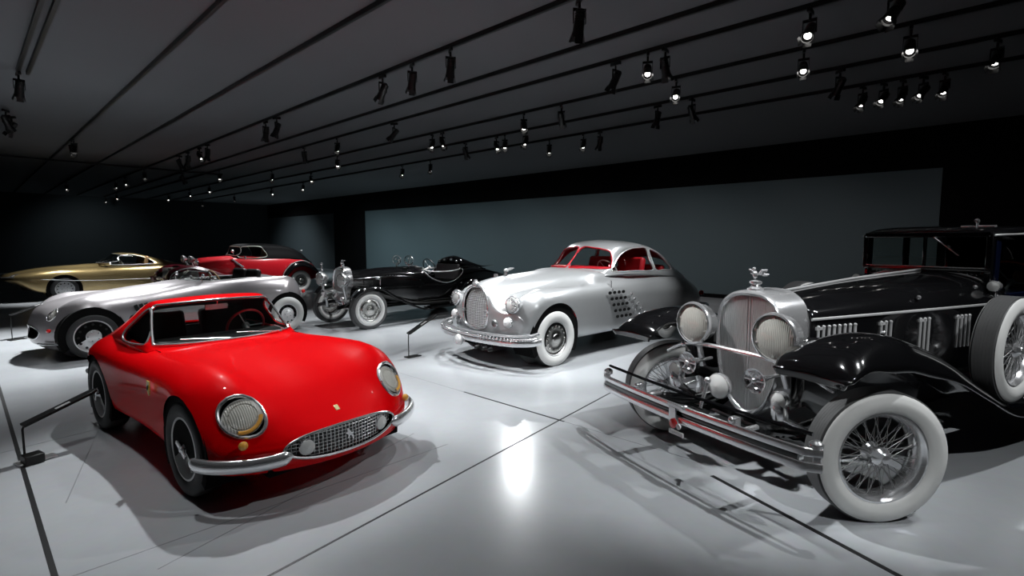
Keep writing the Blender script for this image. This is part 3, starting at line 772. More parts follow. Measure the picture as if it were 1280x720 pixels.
    for sg in (-1, 1):
        f.box((-2.86 + .02, sg * .45, .56), (.03, .10, .07))
    f.build('tail_lamp', REDLENS, t, bevel=.01)
    f = MB(); f.tube(crom([(-2.78, -.72, .42), (-2.93, -.5, .42), (-2.95, 0, .42), (-2.93, .5, .42), (-2.78, .72, .42)], 6), .03, 10); f.build('rear_bumper', CHROME, t)
    return t
red_coupe()
# ------------------------------------------------------------ the long black prewar saloon at the right
def arched_fender(parent, path, yc, w_in, w_out, m=BLACK, name='fender', drop=.10, thick=.012, side=1, skirt=0.0):
    """path: [(x, z, half-width factor, drop)] crest line; cross-section is a rounded arch from inner to outer edge"""
    P = crom([(a[0], a[1], 0) for a in path], 8); wf = crom([(a[2], a[3], 0) for a in path], 8)
    rows = []
    for i, p in enumerate(P):
        tg = Vector((P[min(len(P) - 1, i + 1)] - P[max(0, i - 1)])).normalized(); nx, nz = -tg.y, tg.x   # (x, z) normal
        if nz < 0 and abs(nz) > .05: nx, nz = -nx, -nz
        elif abs(nz) <= .05 and i and rows: pass
        row = []; f, dr = wf[i][0], wf[i][1]
        for q in np.linspace(-1, 1, 23):
            y = yc + (w_out * f * q if q > 0 else w_in * f * q)
            d = dr * (abs(q) ** 3.2) if q > 0 else dr * .45 * abs(q) ** 2.5
            row.append((p[0] - nx * d, side * y, p[1] - nz * d))
        rows.append(row)
    b = MB(); b.grid(rows); return b.build(name, m, parent, auto=180, solid=thick)

def black_saloon():
    t = thing('vintage_saloon', 'long black vintage saloon with big chrome radiator, wire wheels and white-walled tyres, at the right', 'car', (1.89, 3.90, 0), math.radians(207.5))
    # radiator: egg-shaped polished shell over the front axle
    out = smooth_loop([(0, 1.375), (.15, 1.36), (.265, 1.285), (.315, 1.16), (.318, 1.0), (.30, .84), (.255, .68), (.17, .53), (.07, .455), (0, .44), (-.07, .455), (-.17, .53), (-.255, .68), (-.30, .84), (-.318, 1.0), (-.315, 1.16), (-.265, 1.285), (-.15, 1.36)], 5)
    b = MB(); prof = [(.93, .125), (.955, .145), (.985, .15), (1.01, .135), (1.02, .10), (1.03, .02), (1.035, -.10), (1.04, -.16)]
    rows = [[(x, y * k, .9 + (z - .9) * k) for y, z in out] for k, x in prof]
    rows = [[(x, y * .88 + .02, z) for x, y, z in rw] for rw in rows]; b.grid(rows, True); sh = b.build('radiator_shell', CHROME, t, auto=60)
    b = MB(); b.add([(.118, y * .945 * .88 + .02, .9 + (z - .9) * .945) for y, z in out], [tuple(range(len(out)))])
    gr = b.build('radiator_grille', mat('polished_shutter', (.62, .62, .61), .38, .45), sh, smooth=False)
    b = MB()
    for k in range(-21, 22):
        y = k * .0120; zz = [.9 + (z - .9) * .94 for (yy, z) in out if abs(yy * .94 * .88 - y) < .012]
        if len(zz) > 1: b.box((.122, y + .02, (min(zz) + max(zz)) / 2), (.010, .0035, max(zz) - min(zz)))
    b.build('shutter_bars', SATIN, gr, smooth=False)
    # cap and winged figure
    b = MB(); b.lathe([(.06, 0), (.06, .02), (.035, .035), (.03, .05), (.045, .06), (.045, .075), (.02, .085)], (.04, 0, 1.375), (0, 0, 1), 20); mc = b.build('radiator_cap', CHROME, t)
    b = MB(); b.sphere((.05, 0, 1.50), .022, 10, (1, .8, 1.5)); b.sphere((.065, 0, 1.545), .014, 10)
    for sg in (-1, 1): b.box((.02, sg * .04, 1.52), (.05, .07, .012), rx=sg * .6, rz=-sg * .5); b.box((.0, sg * .05, 1.50), (.04, .05, .01), rx=sg * .3, rz=-sg * .7)
    b.build('mascot', CHROME, mc, bevel=.003)
    # headlamps, horns, bar
    for sg in (-1, 1):
        c = Vector((.25, sg * .355, 1.10))
        b = MB(); b.lathe([(.001, -.16), (.05, -.155), (.10, -.12), (.145, -.05), (.16, .02), (.168, .03), (.172, .05), (.168, .065), (.155, .07)], c, (1, 0, 0), 40, cap=False); h = b.build('headlamp', CHROME, t)
        b = MB(); b.lathe([(.150, .05), (.12, .062), (.06, .07), (.001, .072)], c, (1, 0, 0), 36, cap=False); b.build('lamp_glass', RIBBED, h)
        b = MB(); b.lathe([(.157, .066), (.12, .085), (.06, .097), (.001, .10)], c, (1, 0, 0), 36, cap=False); b.build('headlamp_lens', LENS, h)
        b = MB(); b.lathe([(.155, .06), (.13, .0), (.09, -.05), (.04, -.08), (.001, -.085)], c, (1, 0, 0), 36, cap=False); b.build('reflector', SATIN, h)
        b = MB(); b.lathe([(.05, -.06), (.055, .02), (.045, .045), (.001, .055)], c, (1, 0, 0), 24, cap=False); b.box(c + Vector((.055, 0, .03)), (.012, .30, .016)); b.box(c + Vector((.055, 0, -.05)), (.012, .28, .012)); b.box(c + Vector((.055, .0, 0)), (.012, .016, .28)); b.build('bulb_shield', FROST, h)
        b = MB(); b.cyl(c + Vector((-.02, 0, -.16)), (.16, sg * .38, .74), .022, .03); b.sphere(c + Vector((-.02, 0, -.17)), .04, 12); b.build('headlamp_post', CHROME, h)
        b = MB(); b.lathe([(.012, -.22), (.016, -.10), (.03, -.02), (.055, .03), (.085, .05), (.088, .056), (.075, .052), (.03, .0), (.001, -.01)], (.36, sg * .30, .80), (1, 0, -.04), 28, cap=False); hn = b.build('horn', CHROME, t)
        b = MB()
        for a in np.linspace(0, PI * 2, 9)[:-1]: b.cyl((.415, sg * .30, .80), (.41, sg * .30 + .078 * math.cos(a), .80 + .078 * math.sin(a)), .004, n=6)
        b.sphere((.415, sg * .30, .80), .02, 10); b.build('horn_grille', CHROME, hn)
        b = MB(); b.lathe([(.001, -.09), (.03, -.085), (.055, -.05), (.062, .0), (.058, .01)], (.38, sg * .46, .70), (1, 0, 0), 24, cap=False); dl = b.build('driving_lamp', CHROME, t)
        b = MB(); b.lathe([(.056, .008), (.03, .02), (.001, .024)], (.38, sg * .46, .70), (1, 0, 0), 24, cap=False); b.build('driving_lamp_lens', FROST, dl)
    b = MB(); b.tube(crom([(.20, -.72, .80), (.24, -.5, .90), (.28, -.25, .94), (.29, 0, .945), (.28, .25, .94), (.24, .5, .90), (.20, .72, .80)], 6), .017, 10)
    for sg in (-1, 1): b.sphere((.24, sg * .5, .90), .032, 10)
    b.build('lamp_bar', CHROME, t)
    b = MB(); b.lathe([(.001, -.08), (.05, -.07), (.085, -.02), (.10, .03), (.095, .045)], (.30, -.06, .66), (1, 0, 0), 28, cap=False); cl = b.build('centre_lamp', CHROME, t)
    b = MB(); b.lathe([(.094, .043), (.05, .06), (.001, .066)], (.30, -.06, .66), (1, 0, 0), 28, cap=False); b.build('centre_lamp_lens', FROST, cl)
    # chassis: frame horns, springs, axle, apron
    for sg in (-1, 1):
        b = MB(); b.tube(crom([(-.9, sg * .42, .52), (-.2, sg * .42, .46), (.2, sg * .43, .44), (.5, sg * .44, .49), (.70, sg * .44, .50)], 6), .045, 8, flat=.6); b.build('chassis_rail', BLACK, t)
        b = MB()
        for k in range(5): b.tube(crom([(-.52 + k * .05, sg * .44, .46 - k * .012), (0, sg * .44, .36 - k * .012), (.62 - k * .08, sg * .44, .50 - k * .016)], 8), .012, 6, flat=2.4)
        b.build('leaf_spring', BLACK, t)
        b = MB(); b.lathe([(.05, 0), (.055, .03), (.045, .09), (.02, .12), (.001, .125)], (.35, sg * .46, .58), (.3, 0, 1), 16, cap=False); b.cyl((.35, sg * .46, .58), (.1, sg * .5, .45), .018); b.build('shock_absorber', CHROME, t)
    b = MB(); b.tube(crom([(0, -.75, .44), (0, -.5, .36), (0, 0, .33), (0, .5, .36), (0, .75, .44)], 8), .035, 10); b.build('front_axle', BLACK, t)
    # double-bar bumper
    def bar(z, x0=.80, rr=.030, m=CHROME):
        pts = crom([(.70, -.96, z), (.735, -.92, z), (.77, -.84, z), (x0, -.5, z), (x0 + .015, 0, z), (x0, .5, z), (.77, .84, z), (.735, .92, z), (.70, .96, z)], 8)
        b = MB(); b.tube(pts, rr, 10, flat=.45); return b.build('bumper_bar', m, t)
    bar(.585, rr=.026); bar(.50, rr=.028)
    b = MB(); pts = crom([(.76, -.86, .545), (.79, -.5, .545), (.80, 0, .545), (.79, .5, .545), (.76, .86, .545)], 8); b.tube(pts, .036, 8, flat=.3); b.build('bumper_backing', BLACK, t)
    b = MB(); b.tube([(.70, -.9, .675), (.74, -.4, .675), (.75, 0, .675), (.74, .4, .675), (.70, .9, .675)], .012, 8); b.build('bumper_top_rail', BLACK, t)
    for sg in (-1, 1):
        b = MB(); b.box((.77, sg * .44, .56), (.06, .05, .17)); b.cyl((.77, sg * .44, .54), (.55, sg * .44, .54), .02); b.sphere((.80, sg * .44, .63), .022, 10); b.build('bumper_bracket', CHROME, t, bevel=.008)
        b = MB(); b.lathe([(.035, 0), (.04, .03), (.015, .05)], (.70, sg * .92, .60), (0, 0, 1), 12); b.box((.70, sg * .93, .545), (.035, .04, .11), rz=.4); b.build('bumper_end_clamp', CHROME, t, bevel=.006)
    b = MB(); b.cyl((.72, .12, .60), (.66, .12, .78), .012); b.sphere((.66, .12, .79), .024, 10); b.build('guide_post', CHROME, t)
    # badge hanging on the bumper centre
    b = MB(); b.box((.835, 0, .60), (.02, .14, .03)); b.box((.835, -.02, .53), (.018, .07, .12)); bd = b.build('badge_holder', CHROME, t, bevel=.006)
    b = MB(); b.lathe([(.034, 0), (.034, .010), (.001, .016)], (.845, 0, .475), (1, 0, 0), 20); b.build('red_badge', REDLENS, bd)
    b = MB(); b.lathe([(.020, 0), (.020, .010), (.001, .012)], (.845, .05, .465), (1, 0, 0), 16); b.box((.84, .02, .41), (.01, .13, .03)); b.build('white_badge', WHITE, bd)
    # bonnet
    K = {'zt': [(-2.45, 1.475), (-1.2, 1.42), (-.15, 1.345)], 'hw': [(-2.45, .60), (-1.2, .46), (-.15, .325)], 'zs': [(-2.45, 1.21), (-.15, 1.185)], 'zb': [(-2.45, .62), (-.15, .62)]}
    def sec(p, x): return [(0, p['zt']), (p['hw'] * .35, p['zt'] - .015), (p['hw'] * .72, p['zt'] - .07), (p['hw'] * .95, p['zs'] + .05), (p['hw'], p['zs']), (p['hw'] * 1.0, .9), (p['hw'] * .98, p['zb'])]
    rows = section_rows(K, dense(-2.45, -.15, .08), sec, 24)
    b = MB(); b.grid([[tuple(v) for v in r] for r in rows]); hd = b.build('bonnet', BLACK, t, auto=180, solid=.01)
    hwf = lambda x: float(pchip([-2.45, -1.2, -.15], [.60, .46, .325], x))
    for sg in (-1, 1):
        b = MB(); b.tube([(x, sg * (hwf(x) + .004), 1.185 + (-.15 - x) / 2.3 * .025) for x in np.linspace(-2.4, -.15, 12)], .011, 8, flat=.7); b.build('bonnet_side_strip', SATIN, hd)
        for x0, n in ((-.22, 8), (-.88, 3), (-1.34, 3), (-1.82, 4)):
            b = MB()
            for k in range(n):
                x = x0 - k * .054; b.cyl((x, sg * (hwf(x) + .002), .86), (x, sg * (hwf(x) + .002), 1.12), .011, n=8); b.sphere((x, sg * (hwf(x) + .002), 1.125), .014, 8)
            b.box((x0 - (n - 1) * .027, sg * (hwf(x0) + .0), 1.115), (n * .054, .02, .02)); b.build('bonnet_louvres', SATIN, hd)

        b = MB(); b.sphere((-1.35, sg * .45, 1.30), .018, 8); b.sphere((-2.1, sg * .53, 1.36), .018, 8); b.build('bonnet_latch', CHROME, hd)
    b = MB(); b.tube([(-.16, 0, 1.355), (-1.2, 0, 1.43), (-2.42, 0, 1.485)], .010, 8, flat=.7); b.build('bonnet_hinge', SATIN, hd)
    # front fenders, running boards, side skirts
    for sg in (-1, 1):
        arched_fender(t, [(.56, .93, .85, .02), (.565, .99, .97, .04), (.51, 1.06, 1, .07), (.38, 1.125, 1, .11), (.15, 1.165, 1, .18), (-.1, 1.16, 1, .20), (-.35, 1.10, 1, .20), (-.75, .96, 1, .16), (-1.2, .74, 1, .12), (-1.7, .52, 1, .09), (-2.3, .40, 1, .04), (-2.6, .385, 1, .02)], .76, .22, .26, side=sg)
        b = MB(); b.grid([[(x, sg * .47, z) for z in np.linspace(.40 if x < 0 else .62, zt, 5)] for x, zt in ((.26, 1.06), (.1, 1.10), (-.3, 1.06), (-.7, .93), (-1.2, .70), (-2.3, .42))]); b.build('fender_valance', BLACK, t, solid=.01)
        b = MB(); b.box((-3.7, sg * .80, .37), (2.4, .40, .05)); rb = b.build('running_board', BLACK, t, bevel=.01)
        b = MB(); b.box((-3.7, sg * 1.005, .372), (2.4, .012, .05)); b.build('running_board_trim', CHROME, rb)
        arched_fender(t, [(-4.75, .40, .9, .04), (-4.9, .62, 1, .10), (-5.15, .92, 1, .14), (-5.55, 1.05, 1, .16), (-5.95, .94, 1, .14), (-6.2, .66, 1, .1), (-6.3, .46, .9, .05)], .76, .28, .26, side=sg, name='rear_fender')
        b = MB(); b.sphere((-.15, sg * .80, 1.165), .016, 10, (1.6, 1, .9)); b.build('side_lamp', CHROME, t)
    # wheels and side-mounted spares
    p = make_wheel(.415, .285, .175, .93, 'wire', t, 72, True, CHROME, True, 72, .0022, SPOKE)
    add_wheels(p, t, [(0, .87, .415, 1, -.44), (0, -.87, .415, -1, -.44), (-5.55, .80, .415, 1, 0), (-5.55, -.80, .415, -1, 0)])
    for sg in (-1, 1):
        o = copy_tree(p, t); o.name = 'spare_wheel'; o.location = (-1.84, sg * .85, .905); o.rotation_euler = (0, 0.3, 0 if sg > 0 else PI)
    # body: scuttle, doors, cabin
    KB = {'zt': [(-6.3, 1.0), (-6.2, 1.2), (-5.9, 1.27), (-4, 1.27), (-2.9, 1.27), (-2.44, 1.22)], 'hw': [(-6.3, .45), (-6.15, .62), (-5.6, .72), (-4, .76), (-2.9, .69), (-2.44, .60)]}
    def secb(p, x): return [(0, p['zt'] + .02), (p['hw'] * .6, p['zt'] + .015), (p['hw'] - .03, p['zt']), (p['hw'], p['zt'] - .04), (p['hw'] + .015, .95), (p['hw'] - .01, .42), (p['hw'] * .6, .40), (0, .40)]
    rows = section_rows(KB, np.concatenate([[-6.3, -6.27, -6.2], dense(-6.1, -2.44, .12)]), secb, 40, cap0=4, cap1=4, dome=.01)
    b = MB(); b.grid([[tuple(v) for v in r] for r in rows]); b.build('body', NAVY, t, auto=60)
    # scuttle crown between bonnet and windscreen
    K = {'zt': [(-2.60, 1.475), (-2.40, 1.475)], 'hw': [(-2.60, .62), (-2.40, .597)]}
    def sc(p, x): return [(0, p['zt']), (p['hw'] * .35, p['zt'] - .015), (p['hw'] * .72, p['zt'] - .07), (p['hw'] * .95, 1.26), (p['hw'], 1.21)]
    rows = section_rows(K, [-2.60, -2.52, -2.44, -2.36], sc, 20); b = MB(); b.grid([[tuple(v) for v in r] for r in rows]); sct = b.build('scuttle', BLACK, t, auto=180, solid=.015)
    b = MB()
    for y in np.linspace(-.42, .42, 22): b.sphere((-2.42 + random.uniform(-.015, .015), y, 1.475 - .16 * abs(y) ** 1.6 + .012), random.uniform(.008, .016), 8)
    b.tube(crom([(-2.40, -.58, 1.27), (-2.39, -.42, 1.42), (-2.38, 0, 1.487), (-2.39, .42, 1.42), (-2.40, .58, 1.27)], 6), .010, 8); b.build('scuttle_brightwork', CHROME, sct)
    for sg in (-1, 1):
        b = MB(); b.lathe([(.001, -.09), (.03, -.07), (.045, -.02), (.05, .03), (.045, .035)], (-2.36, sg * .57, 1.36), (1, 0, 0), 20, cap=False); b.cyl((-2.38, sg * .57, 1.36), (-2.38, sg * .57, 1.26), .012); cl = b.build('cowl_lamp', CHROME, t)
        b = MB(); b.lathe([(.045, .033), (.02, .045), (.001, .048)], (-2.36, sg * .57, 1.36), (1, 0, 0), 20, cap=False); b.build('cowl_lamp_lens', FROST, cl)
    # roof and pillars
    ro = []
    for x, zt, hw in ((-2.38, 1.845, .53), (-2.42, 1.87, .56), (-2.7, 1.905, .60), (-3.5, 1.93, .63), (-4.6, 1.93, .63), (-5.3, 1.89, .60), (-5.7, 1.80, .54), (-5.9, 1.62, .50), (-6.0, 1.3, .5)):
        ro.append([(x, hw * math.copysign(abs(math.cos(a)) ** .5, math.cos(a)), zt - .085 * (1 - abs(math.sin(a)) ** .55)) for a in np.linspace(PI, 0, 31)])
    b = MB(); b.grid([[tuple(v) for v in r] for r in crom(ro, 5)]); rf = b.build('roof', BLACK, t, auto=180, solid=.03)
    b = MB()
    for sg in (-1, 1): b.tube(crom([(-2.36, sg * .50, 1.80), (-2.5, sg * .575, 1.812), (-3.5, sg * .64, 1.835), (-4.6, sg * .64, 1.835), (-5.3, sg * .61, 1.80)], 6), .010, 8)
    b.build('gutter_strip', SATIN, rf)
    b = MB(); b.box((-2.38, 0, 1.815), (.05, 1.04, .05)); b.box((-2.38, 0, 1.495), (.05, 1.06, .04)); b.box((-2.38, -.51, 1.65), (.045, .05, .34)); b.box((-2.38, .51, 1.60), (.045, .05, .46)); b.box((-2.37, 0.02, 1.65), (.03, .028, .33))
    wf = b.build('windscreen_frame', BLACK, t, bevel=.008)
    b = MB(); b.box((-2.38, 0, 1.655), (.008, 1.0, .30)); b.build('windscreen_glass', GLASS, wf, smooth=False)
    b = MB(); b.tube([(-2.35, -.49, 1.51), (-2.35, .49, 1.51)], .006, 6); b.cyl((-2.34, .1, 1.79), (-2.345, .3, 1.62), .005, n=6); b.build('windscreen_trim', CHROME, wf)
    for sg in (-1, 1):
        for xa, xb, g in ((-2.50, -3.32, 1), (-3.40, -4.35, 1)):
            pass
        b = MB()
        for x, wd, yy in ((-2.46, .08, .525), (-3.36, .09, .60), (-4.40, .10, .61)): b.box((x, sg * yy, 1.54), (wd, .04, .56))
        b.box((-5.15, sg * .60, 1.54), (1.4, .05, .56)); b.box((-3.6, sg * .655, 1.285), (2.5, .05, .05)); b.build('door_pillars', NAVY, t, bevel=.01)
        for xc, L in ((-2.90, .84), (-3.88, .94)):
            b = MB(); b.box((xc, sg * (.565 if xc > -3 else .605), 1.55), (L, .008, .50), rz=-sg * (.08 if xc > -3 else .01)); b.build('side_window', GLASS, t, smooth=False)
        b = MB(); b.cyl((-3.18, sg * .73, 1.16), (-3.18, sg * .80, 1.16), .012); b.cyl((-3.18, sg * .80, 1.16), (-3.33, sg * .80, 1.16), .012); b.build('door_handle', CHROME, t)
    seat(t, -3.05, -.32, .78, TANLEA, .5, .52); seat(t, -3.95, .32, .75, TANLEA, .5, .5); seat(t, -5.0, 0, .75, TANLEA, 1.1, .6, 'rear_seat')
    steering_wheel(t, (-3.38, .34, 1.34), .24, 1.1, ORANGE)
    b = MB(); b.box((-2.48, 0, 1.34), (.12, 1.0, .22)); b.build('dashboard', LEATHER, t, bevel=.02)
    b = MB(); b.cyl((-2.35, .42, 1.87), (-2.33, .42, 1.93), .010); b.lathe([(.001, -.03), (.015, -.02), (.02, .01), (.001, .015)], (-2.33, .42, 1.935), (1, 0, .2), 14, cap=False); b.cyl((-2.35, .30, 1.885), (-2.35, .55, 1.885), .010); b.build('roof_marker_lamp', CHROME, t)
    return t
black_saloon()
# ------------------------------------------------------------ the silver coupe
def silver_coupe():
    t = thing('fastback_coupe', 'tall silver coupe with oval grille, red interior and white-walled tyres, in the middle', 'car', (.05, 7.73, 0), math.radians(222))
    K = {
     'zc': [(-4.75, .62), (-4.68, .80), (-4.4, .96), (-3.9, 1.13), (-3.4, 1.26), (-2.9, 1.30), (-1.6, 1.30), (-1.1, 1.32), (-.6, 1.30), (0, 1.265), (.4, 1.225), (.62, 1.18), (.72, 1.14), (.76, 1.10)],
     'zm': [(-4.75, .61), (-4.4, .93), (-3.4, 1.19), (-1.6, 1.26), (-1.1, 1.27), (-.6, 1.15), (0, 1.07), (.4, 1.02), (.62, .97), (.76, .90)],
     'zf': [(-4.75, .60), (-4.6, .78), (-4.3, .93), (-3.8, 1.05), (-3.2, 1.12), (-2.4, 1.14), (-1.5, 1.12), (-.9, 1.10), (-.2, 1.11), (.2, 1.10), (.45, 1.055), (.62, .98), (.72, .88), (.76, .78)],
     'yf': [(-4.75, .45), (-4.3, .60), (-3, .68), (-1.6, .70), (-.6, .71), (.2, .70), (.76, .66)],
     'ym': [(-4.75, .25), (-3.4, .42), (-1.6, .56), (-1.1, .58), (-.6, .46), (0, .40), (.76, .33)],
     'yw': [(-4.75, .55), (-4.6, .68), (-4.2, .79), (-3, .86), (-1.6, .82), (-.8, .83), (0, .875), (.4, .87), (.65, .83), (.76, .78)],
     'zw': [(-4.75, .55), (-4, .66), (-3, .70), (-1.5, .74), (0, .78), (.5, .70), (.76, .58)],
     'zb': [(-4.75, .50), (-4.6, .40), (-4.0, .34), (-1.0, .32), (.2, .34), (.6, .42), (.76, .46)],
    }
    def sec(p, x):
        zc, zm, zf, ym, yf, yw, zw, zb = (p[k] for k in ('zc', 'zm', 'zf', 'ym', 'yf', 'yw', 'zw', 'zb'))
        cr = max(0, min(1, (x + 1.2) / .8)) * max(0, min(1, 1.0))
        return [(0, zc), (ym * .45, zc - (zc - zm) * .12), (ym * .85, zc - (zc - zm) * .55), (ym + .02, zm - .01 * cr), ((ym + yf) / 2 + .02, (zm + zf) / 2 - .045 * cr), (yf, zf - .006), (yf + (yw - yf) * .6, zf - (zf - zw) * .24), (yw - .004, zw + (zf - zw) * .4), (yw, zw), (yw - .012, (zw + zb) / 2), (yw - .05, zb + .02), (yw - .10, zb), (yw * .4, zb - .01), (0, zb - .01)]
    xs = np.concatenate([[-4.75, -4.745, -4.73, -4.7, -4.66], dense(-4.6, .40, .035), np.linspace(.43, .72, 11), [.735, .748, .756, .76]])
    def bow(x, y): return .24 * max(0, (x + .1) / .86) ** 2.2 * (abs(y) / .8) ** 2.4 if x > -.1 else (-.4 * max(0, (-3.8 - x) / .95) * (abs(y) / .8) ** 2 if x < -3.8 else 0)
    rows = section_rows(K, xs, sec, 50, bow=bow, cap0=5, cap1=9, dome=.03)
    sh = Shell().rows(rows).fin()
    for cx in (0,):
        for sg in (1, -1):
            sh.split((0, 2), circle(cx - .02, .42, .475, 48) if cx == 0 else circle(cx, .40, .455, 48), lambda p: p[1] * sg > .5)
    gr = sh.split((1, 2), smooth_loop([(0, 1.125), (.13, 1.10), (.225, 1.02), (.27, .90), (.28, .78), (.26, .64), (.19, .555), (0, .53), (-.19, .555), (-.26, .64), (-.28, .78), (-.27, .90), (-.225, 1.02), (-.13, 1.10)], 5), lambda p: p[0] > .3)
    gl = sh.loops(gr)
    # side vents: five rows of four oval ports pierced behind the front wheel
    sh.split((0, 1), smooth_loop([(-1.45, -.50), (-1.32, 0), (-1.45, .50), (-2.3, .60), (-3.2, .54), (-3.7, .34), (-3.8, 0), (-3.7, -.34), (-3.2, -.54), (-2.3, -.60)], 5), lambda p: p[2] > .9)
    tub = MB(); tub.grid([[(x, y * hw_, z) for y, z in ((-1, 1.13), (-.98, .50), (0, .48), (.98, .50), (1, 1.13))] for x, hw_ in ((-1.3, .60), (-2.2, .62), (-3.2, .56), (-3.75, .36))]); tub.box((-1.32, 0, .9), (.03, 1.2, .6)); tub.build('cabin_lining', REDLEA, t, smooth=False)
    sh2 = sh.mb().build('body', SILVER, t, auto=60)
    b = MB()
    for l in gl: b.tube(l, .020, 8, True)
    gs = b.build('grille_surround', CHROME, t, auto=180)
    b = MB()
    gx = lambda z: .80 if z < .9 else .80 - (z - .9) * .35
    for k in range(24):
        z = .555 + k * .0235; hw = .27 * math.sqrt(max(.02, 1 - ((z - .81) / .32) ** 2)) + .01
        b.tube([(gx(z) - .06 * (abs(y) / .27) ** 2 - .012, y, z) for y in np.linspace(-hw, hw, 9)], .0065, 6)
    for y in np.linspace(-.24, .24, 13):
        hz = .30 * math.sqrt(max(.02, 1 - (y / .29) ** 2)); b.tube([(gx(z) - .06 * (abs(y) / .27) ** 2 - .022, y, z) for z in np.linspace(.81 - hz, .81 + hz, 9)], .006, 6)
    g = b.build('grille', GRILLE, t, auto=180)
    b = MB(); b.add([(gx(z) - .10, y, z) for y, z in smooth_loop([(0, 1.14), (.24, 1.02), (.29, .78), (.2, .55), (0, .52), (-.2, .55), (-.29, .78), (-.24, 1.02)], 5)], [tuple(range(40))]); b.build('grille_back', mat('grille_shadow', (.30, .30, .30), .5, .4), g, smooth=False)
    b = MB(); b.lathe([(.05, 0), (.055, .012), (.03, .03), (.001, .034)], (.765, 0, 1.155), (1, 0, .6), 18); b.box((.76, 0, 1.19), (.05, .03, .05)); b.sphere((.75, .045, 1.165), .02, 8); b.sphere((.75, -.045, 1.165), .02, 8); b.build('nose_emblem', CHROME, t, bevel=.004)
    b = MB(); b.cyl((.20, 0, 1.24), (.20, 0, 1.30), .03, .02); b.sphere((.18, 0, 1.325), .035, 12, (1.5, .8, .8)); b.box((.12, 0, 1.34), (.12, .10, .012), ry=.3); b.build('bonnet_mascot', CHROME, t, bevel=.003)
    b = MB(); b.cyl((.30, -.10, 1.22), (.30, -.10, 1.27), .035, .03); b.build('filler_cap', CHROME, t)
    # lamps
    for sg in (-1, 1):
        c = Vector((.60, sg * .635, .90)); ax = (1, sg * .18, .12)
        b = MB(); b.lathe([(.085, -.10), (.105, -.03), (.118, .02), (.122, .04), (.112, .055), (.10, .05)], c, ax, 36, cap=False); h = b.build('headlamp', CHROME, t)
        b = MB(); b.lathe([(.102, .048), (.07, .068), (.03, .078), (.001, .08)], c, ax, 32, cap=False); b.build('headlamp_lens', FROST, h)
        b = MB(); ca = c + Vector(ax).normalized() * .07
        for a in np.linspace(0, 2 * PI, 13)[:-1]: b.sphere(ca + Vector((-.01, .078 * math.cos(a), .078 * math.sin(a))), .014, 8)
        for a in (0, PI / 3, 2 * PI / 3): b.cyl(ca + Vector((0, .09 * math.cos(a), .09 * math.sin(a))), ca - Vector((0, .09 * math.cos(a), .09 * math.sin(a))), .006)
        b.build('lamp_guard', CHROME, h)
        c = Vector((.66, sg * .60, .66))
        b = MB(); b.lathe([(.04, -.08), (.07, -.02), (.078, .03), (.07, .045)], c, ax, 28, cap=False); h = b.build('lower_lamp', CHROME, t)
        b = MB(); b.lathe([(.07, .043), (.05, .07), (.001, .085)], c, ax, 28, cap=False); b.build('lower_lamp_lens', WHITE, h)
        c = Vector((.73, sg * .40, .63))
        b = MB(); b.lathe([(.03, -.05), (.055, 0), (.06, .03), (.05, .04)], c, (1, sg * .1, 0), 24, cap=False)
        for a in np.linspace(0, 2 * PI, 9)[:-1]: b.sphere(c + Vector((.035, .045 * math.cos(a), .045 * math.sin(a))), .010, 8)
        h = b.build('horn_mesh', CHROME, t)
    # bumper with jewelled guards
    pts = crom([(.42, -1.06, .44), (.62, -1.0, .42), (.80, -.74, .41), (.90, -.3, .41), (.92, 0, .41), (.90, .3, .41), (.80, .74, .41), (.62, .98, .42), (.48, 1.03, .44)], 8)
    b = MB(); b.tube(pts, .045, 12, flat=.5); bp = b.build('front_bumper', CHROME, t)
    b = MB(); b.tube([(p[0] - .01, p[1] * .95, p[2] + .09) for p in pts], .022, 10); b.build('bumper_rail', CHROME, bp)
    b = MB()
    for p in pts[4:-4:1]: b.sphere((p[0] + .015, p[1], p[2] + .055), .020, 8); b.sphere((p[0] + .01, p[1], p[2] + .02), .014, 8)
    b.build('bumper_studs', CHROME, bp)
    b = MB(); b.lathe([(.03, -.08), (.075, -.02), (.08, .02), (.06, .05), (.001, .065)], (.93, -.16, .36), (1, 0, 0), 28, cap=False); b.build('bumper_lamp', WHITE, t)
    b = MB()
    for y in (.12, .28, .4): b.lathe([(.03, 0), (.03, .05), (.02, .07)], (.80, y, .28), (1, 0, 0), 12); b.cyl((.80, y, .28), (.78, y, .38), .012)
    b.build('tow_lugs', DARK, t)
    # grouped portholes on the flank
    for sg in (-1, 1):
        for rI in range(5):
            b = MB()
            for k in range(4):
                x = -1.22 - k * .115 - rI * .055; z = .955 - rI * .098
                b.lathe([(.034, 0), (.034, .007), (.026, .008), (.001, .004)], (x, sg * (.826 + .022 * math.sin((z - .4) * 2)), z), (0, sg, 0), 14, scale=(.75, 1.2))
            b.build('port_row', DARK, t)
        b = MB()
        for rI in range(4):
            for k in range(4 - rI if rI else 1): pass
        for k in range(5):
            x = -1.78 - k * .10; z = .90 - k * .085
            b.box((x, sg * .852, z), (.06, .012, .045), ry=.6); b.box((x + .06, sg * .85, z - .09), (.04, .010, .03), ry=.6)
        b.build('flank_flash', CHROME, t, bevel=.003)
        b = MB(); b.box((-1.35, sg * .76, 1.06), (.02, .03, .16)); b.cyl((-1.35, sg * .78, .99), (-1.35, sg * .80, 1.0), .02); b.build('door_handle', CHROME, t, bevel=.004)
    p = make_wheel(.39, .245, .18, .95, 'disc', t, 64, False, SATIN)
    add_wheels(p, t, [(0, .77, .39, 1, 0), (0, -.77, .39, -1, 0), (-3.05, .68, .39, 1, 0), (-3.05, -.68, .39, -1, 0)])
    for cx in (0,):
        for sg in (-1, 1): arch_well(t, cx, .42, .48, sg * .84, sg * .45)
